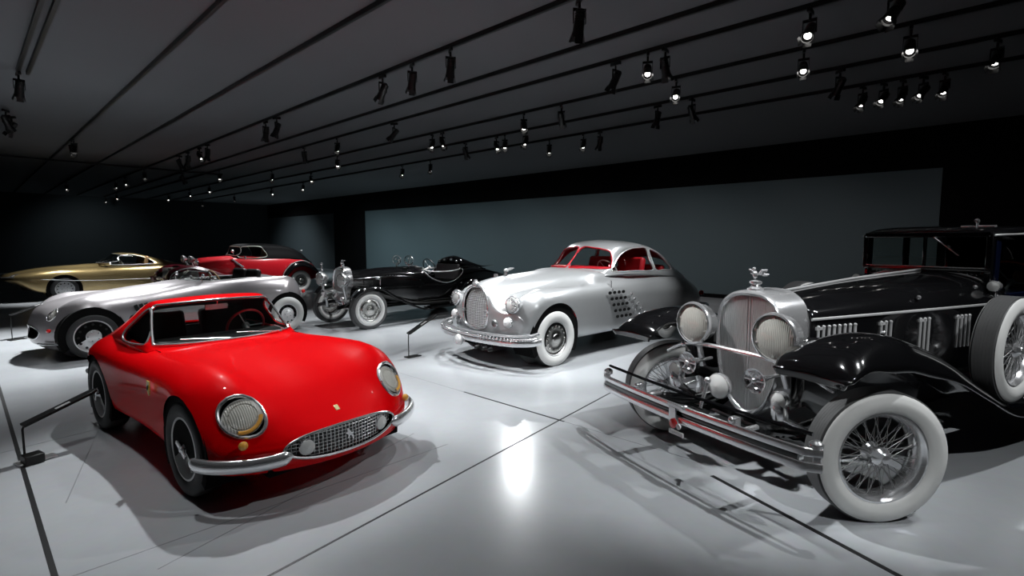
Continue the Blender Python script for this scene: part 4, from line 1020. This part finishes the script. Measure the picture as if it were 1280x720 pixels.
    u = MB(); u.box((-2.0, 0, .345), (4.6, 1.0, .08)); u.build('underbody', PIT, t)
    # cabin
    K2 = {
     'zt': [(-4.35, 1.02), (-4.1, 1.14), (-3.8, 1.32), (-3.5, 1.48), (-3.1, 1.64), (-2.7, 1.735), (-2.3, 1.775), (-2.0, 1.78), (-1.75, 1.755), (-1.58, 1.70), (-1.5, 1.65), (-1.35, 1.50), (-1.2, 1.36), (-1.12, 1.28)],
     'yr': [(-4.35, .30), (-3.8, .42), (-3.1, .50), (-2.2, .53), (-1.6, .52), (-1.12, .60)],
     'yb': [(-4.35, .42), (-3.9, .58), (-3.2, .68), (-2.2, .725), (-1.5, .70), (-1.12, .66)],
     'zb': [(-4.35, .96), (-3.6, 1.08), (-2.6, 1.16), (-1.5, 1.20), (-1.12, 1.20)],
    }
    def sec2(p, x):
        zt, yr, yb, zb = p['zt'], p['yr'], p['yb'], p['zb']; h = max(.001, zt - zb); cr = min(.06, h * .3)
        return [(0, zt), (yr * .45, zt - cr * .2), (yr * .85, zt - cr * .8), (yr + .02, zt - cr - .05 * min(1, h / .4)), (yr + (yb - yr) * .4, zb + h * .55), (yb - .02, zb + h * .2), (yb, zb)]
    xs2 = np.concatenate([dense(-4.35, -1.7, .05), dense(-1.68, -1.12, .018)])
    def bow2(x, y): return .18 * (abs(y) / .6) ** 2 * max(0, min(1, (x + 1.9) / .4))
    rows = section_rows(K2, xs2, sec2, 34, bow=bow2)
    ch = Shell().rows(rows).fin()
    for sg in (-1, 1):
        wsf = ch.split((1, 2), smooth_loop([(sg * .03, 1.33), (sg * .03, 1.64), (sg * .25, 1.645), (sg * .44, 1.615), (sg * .53, 1.56), (sg * .61, 1.36), (sg * .60, 1.315), (sg * .3, 1.325)], 4), lambda p: p[0] > -1.95 and p[1] * sg > 0)
        g = ch.mb(wsf).build('windscreen', GLASS, t, auto=180); b = MB()
        for l in ch.loops(wsf): b.tube(l, .012, 8, True)
        b.build('windscreen_trim', mat('red_garnish', (.45, .01, .02), .4), g)
        for out in ([(-1.54, 1.27), (-1.60, 1.36), (-1.82, 1.53), (-2.1, 1.625), (-2.40, 1.645), (-2.62, 1.63), (-2.62, 1.4), (-2.62, 1.255), (-2.1, 1.262)], [(-2.72, 1.255), (-2.72, 1.45), (-2.72, 1.615), (-3.0, 1.55), (-3.22, 1.42), (-3.36, 1.28), (-3.30, 1.235), (-3.0, 1.245)]):
            fs = ch.split((0, 2), smooth_loop(out, 4), lambda p: p[1] * sg > .4)
            g = ch.mb(fs).build('side_window', GLASS, t, auto=180); b = MB()
            for l in ch.loops(fs): b.tube(l, .010, 8, True)
            b.build('window_trim', SATIN, g)
    rw = ch.split((0, 1), smooth_loop([(-3.95, -.30), (-3.6, -.34), (-3.5, 0), (-3.6, .34), (-3.95, .30), (-4.0, 0)], 5), lambda p: True)
    if rw: ch.mb(rw).build('rear_window', GLASS, t, auto=180)
    ch.mb().build('roof', SILVER, t, auto=60, solid=.025, inner=REDLEA)
    b = MB(); b.box((-1.50, 0, 1.26), (.24, 1.2, .16)); b.build('dashboard', REDLEA, t, bevel=.04)
    seat(t, -2.2, -.34, .80, REDLEA, .52, .50); seat(t, -2.2, .34, .80, REDLEA, .52, .50); seat(t, -3.0, 0, .78, REDLEA, 1.0, .36, 'rear_seat')
    steering_wheel(t, (-1.80, .34, 1.28), .19, 1.0, WHITE)
    for sg in (-1, 1):
        b = MB(); b.box((-2.3, sg * .60, 1.10), (1.9, .05, .16)); b.build('door_card', REDLEA, t, bevel=.02)
    f = MB(); f.tube(crom([(-4.45, -.80, .46), (-4.85, -.55, .45), (-4.92, 0, .45), (-4.85, .55, .45), (-4.45, .80, .46)], 6), .04, 10, flat=.6); f.build('rear_bumper', CHROME, t)
    for sg in (-1, 1):
        f = MB(); f.lathe([(.045, -.02), (.045, .02), (.001, .035)], (-4.60, sg * .58, .72), (-1, sg * .3, 0), 16); f.build('tail_lamp', REDLENS, t)
    return t
silver_coupe()
# ------------------------------------------------------------ smaller cars further back
def sport_shell(t, K, paint, arches, AR, step=.05, nose_cap=5, bowk=.3, tailk=.3, cockpit=None, belly=.6):
    x0 = K['zc'][0][0]; x1 = K['zc'][-1][0]
    def sec(p, x):
        yf, zf, yw, zw, zb, zc = p['yf'], p['zf'], p['yw'], p['zw'], p['zb'], p['zc']; d = p.get('dip', 0)
        return [(0, zc), (yf * .35, zc - .008), (yf * .66, (zc + zf) / 2 - d), (yf, zf), (yf + (yw - yf) * .62, zf - (zf - zw) * .22), (yw - .006, zw + (zf - zw) * .35), (yw, zw), (yw - .015, (zw + zb) / 2), (yw - .06, zb + .02), (yw - .12, zb), (yw * .4, zb - .01), (0, zb - .01)]
    xs = np.concatenate([[x0, x0 + .01, x0 + .03], dense(x0 + .06, x1 - .2, step), np.linspace(x1 - .17, x1 - .02, 6), [x1 - .01, x1]])
    bow = lambda x, y: bowk * max(0, (x - (x1 - .9)) / .9) ** 1.8 * (abs(y) / .8) ** 2.2 if x > x1 - .9 else (-tailk * max(0, ((x0 + .8) - x) / .8) * (abs(y) / .8) ** 2 if x < x0 + .8 else 0)
    sh = Shell().rows(section_rows(K, xs, sec, 38, bow=bow, cap0=4, cap1=nose_cap, dome=.025)).fin()
    for cx, cz, top in arches:
        for sg in (1, -1): sh.split((0, 2), circle(cx, cz, AR, 40), lambda p: p[1] * sg > .42)
        for sg in (-1, 1): arch_well(t, cx, cz, AR + .01, sg * top, sg * .42)
    if cockpit is not None:
        f = sh.split((0, 1), cockpit, lambda p: p[2] > .6); b = MB()
        for l in sh.loops(f): b.tube(l, .014, 8, True)
        b.build('cockpit_rim', SATIN, t)
    u = MB(); u.box(((x0 + x1) / 2, 0, K['zb'][1][1] + .03), ((x1 - x0) * .8, 1.0, .05)); u.build('underbody', PIT, t)
    return sh

def silver_racer():
    t = thing('open_racer', 'low silver open sports car with slotted wheels and curved front wings, behind the red coupe', 'car', (-6.90, 8.07, 0), math.radians(232))
    K = {'zc': [(-3.62, .62), (-3.58, .82), (-3.45, 1.0), (-3.1, 1.05), (-2.6, 1.03), (-2.0, 1.03), (-1.5, 1.06), (-1.0, 1.02), (-.5, .965), (0, .90), (.25, .845), (.42, .78), (.52, .68), (.56, .58)],
         'zf': [(-3.62, .60), (-3.58, .78), (-3.46, .98), (-3.2, 1.07), (-2.6, 1.07), (-2.0, 1.05), (-1.5, 1.03), (-1.0, .965), (-.5, .92), (0, .92), (.2, .885), (.38, .81), (.50, .68), (.56, .54)],
         'yf': [(-3.62, .46), (-3.4, .56), (-2, .60), (-.5, .60), (.2, .60), (.56, .56)],
         'yw': [(-3.62, .56), (-3.5, .66), (-3.1, .83), (-2, .79), (-.6, .79), (0, .84), (.3, .82), (.5, .74), (.56, .68)],
         'zw': [(-3.62, .52), (-3, .60), (-.5, .56), (0, .56), (.56, .42)], 'zb': [(-3.62, .46), (-3.5, .30), (-2.5, .19), (0, .16), (.4, .14), (.56, .24)],
         'dip': [(-3.62, 0), (-1.5, 0), (-.8, .05), (.4, .06), (.56, .01)]}
    sh = sport_shell(t, K, SILVER2, [(0, .36, .81), (-3.03, .36, .80)], .405, cockpit=smooth_loop([(-1.72, -.45), (-1.62, 0), (-1.72, .45), (-2.1, .52), (-2.55, .50), (-2.72, .35), (-2.76, 0), (-2.72, -.35), (-2.55, -.50), (-2.1, -.52)], 5))
    gm = sh.split((1, 2), smooth_loop([(0, .50), (.25, .48), (.36, .40), (.25, .32), (0, .30), (-.25, .32), (-.36, .40), (-.25, .48)], 5), lambda p: p[0] > .2)
    b = MB()
    for l in sh.loops(gm): b.tube(l, .012, 8, True)
    b.build('grille_surround', CHROME, t)
    b = MB(); b.box((.36, 0, .40), (.02, .8, .24)); b.build('grille_mouth', PIT, t)
    for sg in (-1, 1): lamp_pod(t, sh, sg * .50, .68, .085, nx=.15, rt=.009)
    sh.mb().build('body', SILVER2, t, auto=60)
    for sg in (-1, 1):
        b = MB()
        for k in range(3): b.box((-.56 - k * .07, sg * .80, .71 + .01 * k), (.05, .02, .10), ry=.35)
        b.build('wing_vent', DARK, t)
        b = MB(); b.sphere((.47, sg * .62, .46), .03, 10); b.build('turn_signal', REDLENS, t)
        b = MB(); b.tube([(.56, sg * .42, .26), (.48, sg * .62, .26), (.34, sg * .77, .27)], .02, 8); b.build('bumper', CHROME, t)
        b = MB(); b.tube([(-.45, sg * .815, .26), (-2.6, sg * .81, .27)], .014, 8); b.build('sill_strip', SATIN, t)
        b = MB(); b.cyl((-1.60, sg * .60, 1.03), (-1.60, sg * .60, 1.12), .008); b.sphere((-1.62, sg * .60, 1.15), .05, 12, (.5, 1, .8)); b.build('wing_mirror', CHROME, t)
    b = MB(); b.grid([[(-1.50 - .16 * q - .12 * (abs(y) / .5) ** 2, y, 1.05 + .16 * q) for y in np.linspace(-.48, .48, 15)] for q in (0, .5, 1)]); ws = b.build('windscreen', GLASS, t)
    b = MB(); b.tube([(-1.66 - .12 * (abs(y) / .5) ** 2, y, 1.21) for y in np.linspace(-.48, .48, 15)], .008, 6); b.build('windscreen_rim', CHROME, ws)
    seat(t, -2.35, .28, .62, LEATHER, .42, .42); seat(t, -2.35, -.28, .62, LEATHER, .42, .42); steering_wheel(t, (-1.95, .28, 1.06), .18, 1.1, TANLEA)
    b = MB()
    for k in range(9): b.sphere((-1.80 + .05 * math.sin(k * 2.3), -.42 + k * .105, 1.07 + .02 * math.cos(k)), .022, 8)
    b.build('dashboard_dials', CHROME, t)
    p = make_wheel(.335, .238, .17, 0, 'slots', t, 56, False, SATIN)
    add_wheels(p, t, [(0, .74, .335, 1, 0), (0, -.74, .335, -1, 0)])
    q = make_wheel(.335, .20, .17, .97, 'slots', t, 56, False, WHITE)
    add_wheels(q, t, [(-3.03, .735, .335, 1, 0), (-3.03, -.735, .335, -1, 0)])
    for sg in (-1, 1):
        b = MB(); b.sphere((-3.60, sg * .4, .72), .04, 10); b.build('tail_lamp', REDLENS, t)
    return t
silver_racer()

def closed_cabin(t, K2, paint, wsx, side, garnish=CHROME, wspoly=None):
    def sec2(p, x):
        zt, yr, yb, zb = p['zt'], p['yr'], p['yb'], p['zb']; h = max(.001, zt - zb); cr = min(.05, h * .3)
        return [(0, zt), (yr * .45, zt - cr * .2), (yr * .85, zt - cr * .8), (yr + .02, zt - cr - .05 * min(1, h / .4)), (yr + (yb - yr) * .4, zb + h * .55), (yb - .02, zb + h * .2), (yb, zb)]
    x0, x1 = K2['zt'][0][0], K2['zt'][-1][0]
    rows = section_rows(K2, np.concatenate([dense(x0, x1 - .6, .06), dense(x1 - .57, x1, .025)]), sec2, 30, bow=lambda x, y: .14 * (abs(y) / .6) ** 2 * max(0, min(1, (x - x1 + .8) / .4)))
    ch = Shell().rows(rows).fin()
    f = ch.split((1, 2), wspoly, lambda p: p[0] > wsx); g = ch.mb(f).build('windscreen', GLASS, t, auto=180); b = MB()
    for l in ch.loops(f): b.tube(l, .013, 8, True)
    b.build('windscreen_trim', garnish, g)
    for sg in (-1, 1):
        for out in side:
            f = ch.split((0, 2), smooth_loop(out, 4), lambda p: p[1] * sg > .35); g = ch.mb(f).build('side_window', GLASS, t, auto=180); b = MB()
            for l in ch.loops(f): b.tube(l, .012, 8, True)
            b.build('window_trim', garnish, g)
    return ch.mb().build('roof', paint, t, auto=60, solid=.02)

def gold_coupe():
    t = thing('gold_coupe', 'metallic gold coupe with long pointed nose and thin roof, farthest left', 'car', (-13.97, 15.79, 0), math.radians(228))
    K = {'zc': [(-4.1, .60), (-4.0, .78), (-3.5, .94), (-2.9, 1.02), (-2.4, 1.03), (-1.6, 1.03), (-.9, 1.06), (-.3, 1.03), (.3, .985), (.8, .91), (1.1, .84), (1.25, .79), (1.28, .76)],
         'zf': [(-4.1, .58), (-4.0, .74), (-3.5, .92), (-2.8, .99), (-2, .96), (-1.2, .95), (-.6, .93), (0, .935), (.5, .90), (.9, .84), (1.15, .79), (1.28, .73)],
         'yf': [(-4.1, .42), (-3, .62), (0, .62), (1.28, .55)], 'yw': [(-4.1, .5), (-3.8, .70), (-2.8, .83), (-1.5, .80), (0, .84), (.8, .80), (1.2, .72), (1.28, .64)],
         'zw': [(-4.1, .5), (-2.7, .62), (0, .60), (.8, .66), (1.28, .69)], 'zb': [(-4.1, .45), (-3.9, .30), (-2, .22), (0, .22), (.5, .25), (.8, .36), (1.1, .54), (1.28, .62)],
         'dip': [(-4.1, 0), (-1.5, .0), (-.8, .03), (1.28, .02)]}
    sh = sport_shell(t, K, GOLD, [(0, .35, .80), (-2.65, .35, .80)], .42, step=.06)
    for sg in (-1, 1): lamp_pod(t, sh, sg * .56, .765, .05, nx=.6, rt=.008, depth=.06)
    sh.mb().build('body', GOLD, t, auto=60)
    K2 = {'zt': [(-3.4, .97), (-3.1, 1.03), (-2.87, 1.10), (-2.41, 1.23), (-2.0, 1.345), (-1.75, 1.385), (-1.5, 1.39), (-1.38, 1.375), (-1.2, 1.26), (-.95, 1.10), (-.88, 1.05)],
          'yr': [(-3.4, .40), (-2.4, .48), (-1.6, .50), (-.88, .58)], 'yb': [(-3.4, .5), (-2.4, .68), (-1.6, .70), (-.88, .66)], 'zb': [(-3.4, .92), (-2, .95), (-.88, .98)]}
    closed_cabin(t, K2, GOLD, -1.7, [[(-1.15, 1.03), (-1.30, 1.18), (-1.48, 1.31), (-1.75, 1.325), (-2.05, 1.25), (-2.25, 1.14), (-2.30, 1.03), (-1.7, 1.01)]], SATIN, smooth_loop([(-.57, 1.09), (-.52, 1.25), (-.46, 1.33), (0, 1.355), (.46, 1.33), (.52, 1.25), (.57, 1.09), (0, 1.08)], 5))
    seat(t, -1.85, .30, .55, TANLEA); seat(t, -1.85, -.30, .55, TANLEA); steering_wheel(t, (-1.5, .30, 1.05), .18, 1.1, WHITE)
    b = MB(); b.box((.72, 0, .40), (.30, 1.1, .10), ry=.5); b.build('air_intake', PIT, t, bevel=.02)
    for sg in (-1, 1):
        b = MB(); b.tube([(.55, sg * .50, .32), (.75, sg * .42, .46), (.98, sg * .30, .55)], .02, 8); b.build('exhaust_trim', CHROME, t)
        b = MB(); b.tube(crom([(1.0, sg * .62, .69), (.4, sg * .835, .64), (-.6, sg * .83, .56), (-2.2, sg * .82, .54)], 6), .010, 6); b.build('side_strip', SATIN, t)
    b = MB(); b.tube(crom([(1.05, -.66, .72), (1.26, -.4, .72), (1.32, 0, .72), (1.26, .4, .72), (1.05, .66, .72)], 6), .02, 8); b.build('front_bumper', CHROME, t)
    p = make_wheel(.335, .225, .18, 0, 'slots', t, 48, False, SATIN)
    add_wheels(p, t, [(0, .74, .335, 1, 0), (0, -.74, .335, -1, 0), (-2.65, .74, .335, 1, 0), (-2.65, -.74, .335, -1, 0)])
gold_coupe()

def far_red_coupe():
    t = thing('two_tone_coupe', 'bright red vintage coupe with a black roof and black wings, in the back row', 'car', (-9.86, 16.44, 0), math.radians(228))
    K = {'zc': [(-3.7, .60), (-3.6, .84), (-3.3, 1.06), (-2.9, 1.20), (-2.4, 1.25), (-1.6, 1.27), (-.7, 1.29), (-.3, 1.27), (.1, 1.235), (.2, 1.21), (.24, 1.17)],
         'zf': [(-3.7, .58), (-3.6, .80), (-3.3, 1.0), (-2.8, 1.15), (-2.0, 1.20), (-1, 1.20), (-.3, 1.17), (.24, 1.10)],
         'yf': [(-3.7, .35), (-2.8, .58), (-1.6, .62), (-.7, .54), (.24, .26)], 'yw': [(-3.7, .45), (-3.4, .60), (-2.6, .70), (-1.6, .72), (-.7, .62), (.24, .32)],
         'zw': [(-3.7, .5), (-1.5, .85), (.24, .85)], 'zb': [(-3.7, .45), (-3.4, .40), (-1.5, .42), (.24, .50)], 'dip': [(-3.7, 0), (.24, 0)]}
    sh = sport_shell(t, K, RED2, [], .4, step=.08, bowk=.02)
    sh.mb().build('body', RED2, t, auto=60)
    K2 = {'zt': [(-3.35, 1.02), (-3.15, 1.24), (-2.9, 1.44), (-2.5, 1.60), (-2.1, 1.67), (-1.5, 1.69), (-1.0, 1.67), (-.85, 1.62), (-.78, 1.50), (-.70, 1.30), (-.66, 1.22)],
          'yr': [(-3.35, .40), (-2.4, .52), (-.66, .52)], 'yb': [(-3.35, .48), (-2.6, .64), (-1.4, .66), (-.66, .56)], 'zb': [(-3.35, 1.0), (-2.4, 1.16), (-.66, 1.18)]}
    closed_cabin(t, K2, BLACK2, -1.1, [[(-.84, 1.24), (-.92, 1.54), (-1.1, 1.59), (-1.48, 1.59), (-1.60, 1.50), (-1.66, 1.24)]], CREAM, smooth_loop([(-.50, 1.31), (-.46, 1.56), (0, 1.59), (.46, 1.56), (.50, 1.31), (0, 1.32)], 5))
    for sg in (-1, 1):
        arched_fender(t, [(1.22, .52, .8, .05), (1.22, .76, 1, .1), (1.0, .96, 1, .14), (.7, 1.03, 1, .15), (.35, .98, 1, .14), (-.2, .78, 1, .12), (-.8, .50, 1, .06), (-1.4, .38, 1, .03)], .64, .24, .22, m=SHADED_RED, side=sg)
        b = MB(); b.tube(crom([(1.20, sg * .80, .62), (1.12, sg * .84, .80), (.9, sg * .86, .92), (.6, sg * .86, .95), (.2, sg * .86, .85)], 6), .014, 6); b.build('wing_edge_trim', SATIN, t)
        arched_fender(t, [(-2.1, .40, .8, .05), (-2.2, .70, 1, .12), (-2.45, .98, 1, .16), (-2.8, 1.07, 1, .18), (-3.15, .96, 1, .16), (-3.5, .66, 1, .1), (-3.6, .46, .9, .05)], .68, .22, .22, side=sg, name='rear_fender')
        b = MB(); b.tube(crom([(-2.12, sg * .80, .55), (-2.22, sg * .82, .76), (-2.46, sg * .84, .99), (-2.8, sg * .84, 1.085), (-3.1, sg * .80, 1.0)], 6), .016, 6); b.build('wing_edge_trim', SATIN, t)
        b = MB(); b.box((-1.7, sg * .72, .38), (.9, .28, .05)); b.build('running_board', BLACK, t)
        b = MB(); b.lathe([(.02, -.12), (.09, -.05), (.12, .02), (.115, .04)], (.50, sg * .36, 1.20), (1, 0, 0), 24, cap=False); b.cyl((.46, sg * .36, 1.15), (.3, sg * .30, .8), .03); h = b.build('headlamp', CHROME, t)
        b = MB(); b.lathe([(.113, .035), (.06, .06), (.001, .065)], (.50, sg * .36, 1.20), (1, 0, 0), 24, cap=False); b.build('headlamp_lens', FROST, h)
        b = MB(); b.tube(crom([(1.25, sg * .02, .62), (1.22, sg * .5, .62), (1.05, sg * .85, .62)], 6), .04, 8, flat=.5); b.build('bumper', CHROME, t)
        b = MB(); b.grid([[(x, sg * .30, z) for z in (.45, .95)] for x in (.3, .8, 1.1)]); b.build('wing_valance', CREAM, t, solid=.02)
        b = MB(); b.cyl((-.95, sg * .66, 1.16), (-.93, sg * .78, 1.20), .012); b.sphere((-.93, sg * .82, 1.22), .06, 12, (.5, 1, 1)); b.tube([(-.62, sg * .56, 1.18), (-.90, sg * .70, .92), (-.80, sg * .66, .80)], .03, 8); b.build('mirror_bracket', CHROME, t)
        b = MB(); b.sphere((-3.0, sg * .40, 1.42), .05, 10); b.build('roof_hinge', CHROME, t)
    b = MB(); b.box((.27, 0, .82), (.06, .50, .66)); b.box((.27, 0, 1.18), (.05, .30, .06)); b.build('radiator', CHROME, t, bevel=.03)
    b = MB(); b.cyl((-.70, .46, 1.30), (-.70, .46, 1.40), .01); b.sphere((-.68, .46, 1.44), .055, 10); b.build('windscreen_spotlight', CHROME, t)
    seat(t, -1.7, 0, .80, TANLEA, 1.0, .5)
    p = make_wheel(.37, .25, .15, .9, 'disc', t, 40, False, SATIN)
    add_wheels(p, t, [(.68, .64, .37, 1, 0), (.68, -.64, .37, -1, 0), (-2.8, .66, .37, 1, 0), (-2.8, -.66, .37, -1, 0)])
far_red_coupe()

def black_roadster():
    t = thing('vintage_roadster', 'black open vintage roadster with chrome lamps and white-walled wheels, left of the silver coupe', 'car', (-3.42, 10.66, 0), math.radians(230))
    # tapering body with cut-away cockpit
    K = {'zc': [(-5.3, .62), (-5.2, .74), (-4.8, .88), (-4.2, 1.02), (-3.5, 1.16), (-3.2, 1.20), (-2.2, 1.18), (-1.5, 1.19), (-1.1, 1.19), (-.2, 1.15), (.1, 1.13), (.12, 1.10)],
         'zf': [(-5.3, .60), (-4.8, .82), (-4.0, .98), (-3.2, 1.08), (-2.2, 1.06), (-1.1, 1.07), (.12, 1.02)],
         'yf': [(-5.3, .10), (-4.8, .22), (-4.0, .40), (-3.0, .50), (-1.6, .50), (-.8, .38), (.12, .24)], 'yw': [(-5.3, .12), (-4.8, .27), (-4.0, .46), (-3, .58), (-1.6, .58), (-.8, .42), (.12, .27)],
         'zw': [(-5.3, .5), (-3, .78), (.12, .8)], 'zb': [(-5.3, .45), (-4.5, .36), (.12, .42)], 'dip': [(-5.3, 0), (.12, 0)]}
    def notch(z_at): pass
    sh = sport_shell(t, K, BLACK, [], .4, step=.05, bowk=.0, tailk=.0, cockpit=smooth_loop([(-1.72, -.40), (-1.66, 0), (-1.72, .40), (-1.95, .50), (-2.6, .50), (-2.84, .40), (-2.90, 0), (-2.84, -.40), (-2.6, -.50), (-1.95, -.50)], 5))
    # the doors dip in a deep curve
    f = []
    for sg in (-1, 1):
        f = sh.split((0, 2), smooth_loop([(-1.62, 1.3), (-1.64, 1.08), (-1.80, .92), (-2.15, .80), (-2.45, .82), (-2.72, .95), (-2.86, 1.10), (-2.90, 1.3)], 5), lambda p: p[1] * sg > .2)
        b = MB()
        for l in sh.loops(f):
            l = [p for p in l if p[2] < 1.12]; b.tube(l, .006, 6)
        b.build('door_edge', SATIN, t)
    sh.mb().build('body', BLACK, t, auto=60, solid=.02)
    b = MB(); b.grid([[(x, .46 * y, .74 + .10 * abs(y)) for y in (-1, -.5, 0, .5, 1)] for x in (-1.5, -2.2, -3.0)]); b.build('cockpit_lining', mat('grey_trim', (.10, .10, .11), .6), t)
    # head fairing
    b = MB(); b.grid([[(x, r_ * math.cos(a), 1.10 + (zt - 1.10) * math.sin(a) ** .8) for a in np.linspace(0, PI, 15)] for x, r_, zt in ((-2.80, .42, 1.12), (-2.86, .46, 1.36), (-3.0, .45, 1.40), (-3.3, .40, 1.30), (-3.8, .28, 1.14), (-4.4, .14, 1.12))]); b.build('head_fairing', BLACK, t, auto=180, solid=.015)
    b = MB()
    for y in (-.32, -.14, .1, .3): b.sphere((-2.84, y, 1.33 - abs(y) * .2), .035, 10)
    b.build('headrest_studs', CHROME, t)
    seat(t, -2.55, 0, .60, mat('grey_leather', (.13, .12, .12), .5), .84, .42)
    steering_wheel(t, (-2.0, .25, 1.16), .20, 1.2, DARK)
    b = MB(); b.box((-1.66, 0, 1.08), (.04, .86, .18)); b.build('dashboard', SATIN, t, bevel=.01)
    for sg in (-1, 1):
        b = MB(); R0 = [(-1.42, sg * .22 + .15 * math.cos(a), 1.33 + .10 * math.sin(a)) for a in np.linspace(0, 2 * PI, 21)[:-1]]; b.tube(R0, .010, 6, True)
        for k in range(6): b.sphere((-1.42 + random.uniform(-.03, .03), sg * .22 + random.uniform(-.14, .14), 1.25 + random.uniform(-.02, .14)), .02, 8)
        b.cyl((-1.42, sg * .22, 1.18), (-1.42, sg * .22, 1.25), .012); a_ = b.build('aero_screen_frame', CHROME, t)
        b = MB(); b.add(R0, [tuple(range(20))]); b.build('aero_screen', GLASS, a_, smooth=False)
    # radiator, lamps
    out = smooth_loop([(0, 1.22), (.18, 1.18), (.26, 1.0), (.26, .75), (.22, .54), (.1, .48), (-.1, .48), (-.22, .54), (-.26, .75), (-.26, 1.0), (-.18, 1.18)], 4)
    b = MB(); b.grid([[(x, y * k, .85 + (z - .85) * k) for y, z in out] for k, x in ((.90, .18), (.95, .205), (1.0, .20), (1.03, .15), (1.04, .06))], True); rs = b.build('radiator_shell', CHROME, t, auto=60)
    b = MB(); b.add([(.17, y * .92, .85 + (z - .85) * .92) for y, z in out], [tuple(range(len(out)))])
    for k in range(-7, 8): b.box((.178, k * .03, .85), (.012, .008, .62))
    b.build('radiator_core', SATIN, rs, smooth=False)
    b = MB(); b.cyl((.12, 0, 1.22), (.12, 0, 1.27), .035); b.sphere((.13, 0, 1.32), .035, 10, (1, .8, 1.6)); b.box((.10, .0, 1.36), (.05, .10, .015)); b.build('radiator_mascot', CHROME, rs)
    for sg in (-1, 1):
        c = Vector((.38, sg * .40, .98))
        b = MB(); b.lathe([(.02, -.17), (.09, -.11), (.14, -.03), (.15, .03), (.145, .045)], c, (1, 0, 0), 28, cap=False); b.cyl(c, (.3, sg * .38, .6), .025); h = b.build('headlamp', CHROME, t)
        b = MB(); b.lathe([(.142, .04), (.09, .07), (.001, .085)], c, (1, 0, 0), 28, cap=False); b.build('headlamp_lens', FROST, h)
        b = MB()
        for a in np.linspace(0, 2 * PI, 9)[:-1]: b.sphere(c + Vector((.05, .12 * math.cos(a), .12 * math.sin(a))), .018, 8)
        b.sphere(c + Vector((-.02, 0, .17)), .03, 10); b.cyl(c + Vector((-.02, 0, .15)), c + Vector((-.02, 0, .30)), .012); b.sphere(c + Vector((-.02, 0, .31)), .03, 8); b.build('lamp_ornament', CHROME, h)
        b = MB(); b.lathe([(.01, -.18), (.03, -.05), (.08, .03), (.07, .025), (.001, .0)], (.42, sg * .22, .72), (1, 0, 0), 20, cap=False); b.build('horn', CHROME, t)
        b = MB(); b.sphere((.34, sg * .30, .60), .05, 10); b.cyl((.34, sg * .30, .60), (.30, sg * .34, .40), .03); b.build('damper', CHROME, t)
        b = MB(); b.tube([(-4.3, sg * .40, .50), (-1, sg * .42, .46), (.2, sg * .40, .48), (.5, sg * .38, .44)], .04, 8, flat=.6); b.build('chassis_rail', BLACK, t)
        b = MB(); b.sphere((-.30, sg * .62, 1.0), .05, 10, (1.3, .8, .8)); b.cyl((-.28, sg * .72, .86), (-.28, sg * .72, .98), .01); b.build('side_lamp', CHROME, t)
        arched_fender(t, [(.38, .66, .7, .04), (.22, .80, 1, .05), (-.0, .86, 1, .06), (-.3, .82, 1, .06), (-.7, .60, 1, .06), (-1.3, .32, 1, .04), (-1.6, .28, 1, .02)], .70, .11, .11, side=sg)
        arched_fender(t, [(-2.2, .28, .8, .03), (-2.5, .55, 1, .05), (-2.8, .80, 1, .06), (-3.15, .87, 1, .06), (-3.5, .76, 1, .06), (-3.75, .5, .9, .04)], .70, .11, .11, side=sg, name='rear_fender')
        b = MB(); b.box((-1.9, sg * .70, .28), (.7, .26, .04)); b.build('running_board', BLACK, t)
        b = MB(); b.cyl((-1.12, sg * .43, .72), (-1.12, sg * .42, 1.02), .022); b.build('bonnet_strap', SATIN, t)
        b = MB(); b.tube(crom([(-.2, sg * .31, .70), (-.9, sg * .46, .50), (-1.6, sg * .60, .36), (-3.6, sg * .60, .34)], 6), .04, 8); b.build('exhaust_pipe', DARK, t)
        b = MB()
        for k in range(12): b.box((-.25 - k * .065, sg * (.285 + k * .0125), 1.0), (.02, .02, .06))
        b.build('bonnet_louvres', SATIN, t)
    b = MB(); b.cyl((.02, -.66, .36), (.02, .66, .36), .03); b.build('front_axle', CHROME, t)
    p = make_wheel(.385, .235, .17, .62, 'disc', t, 56, True, CHROME)
    add_wheels(p, t, [(0, .70, .385, 1, -.12), (0, -.70, .385, -1, -.12), (-3.15, .70, .385, 1, 0), (-3.15, -.70, .385, -1, 0)])
black_roadster()
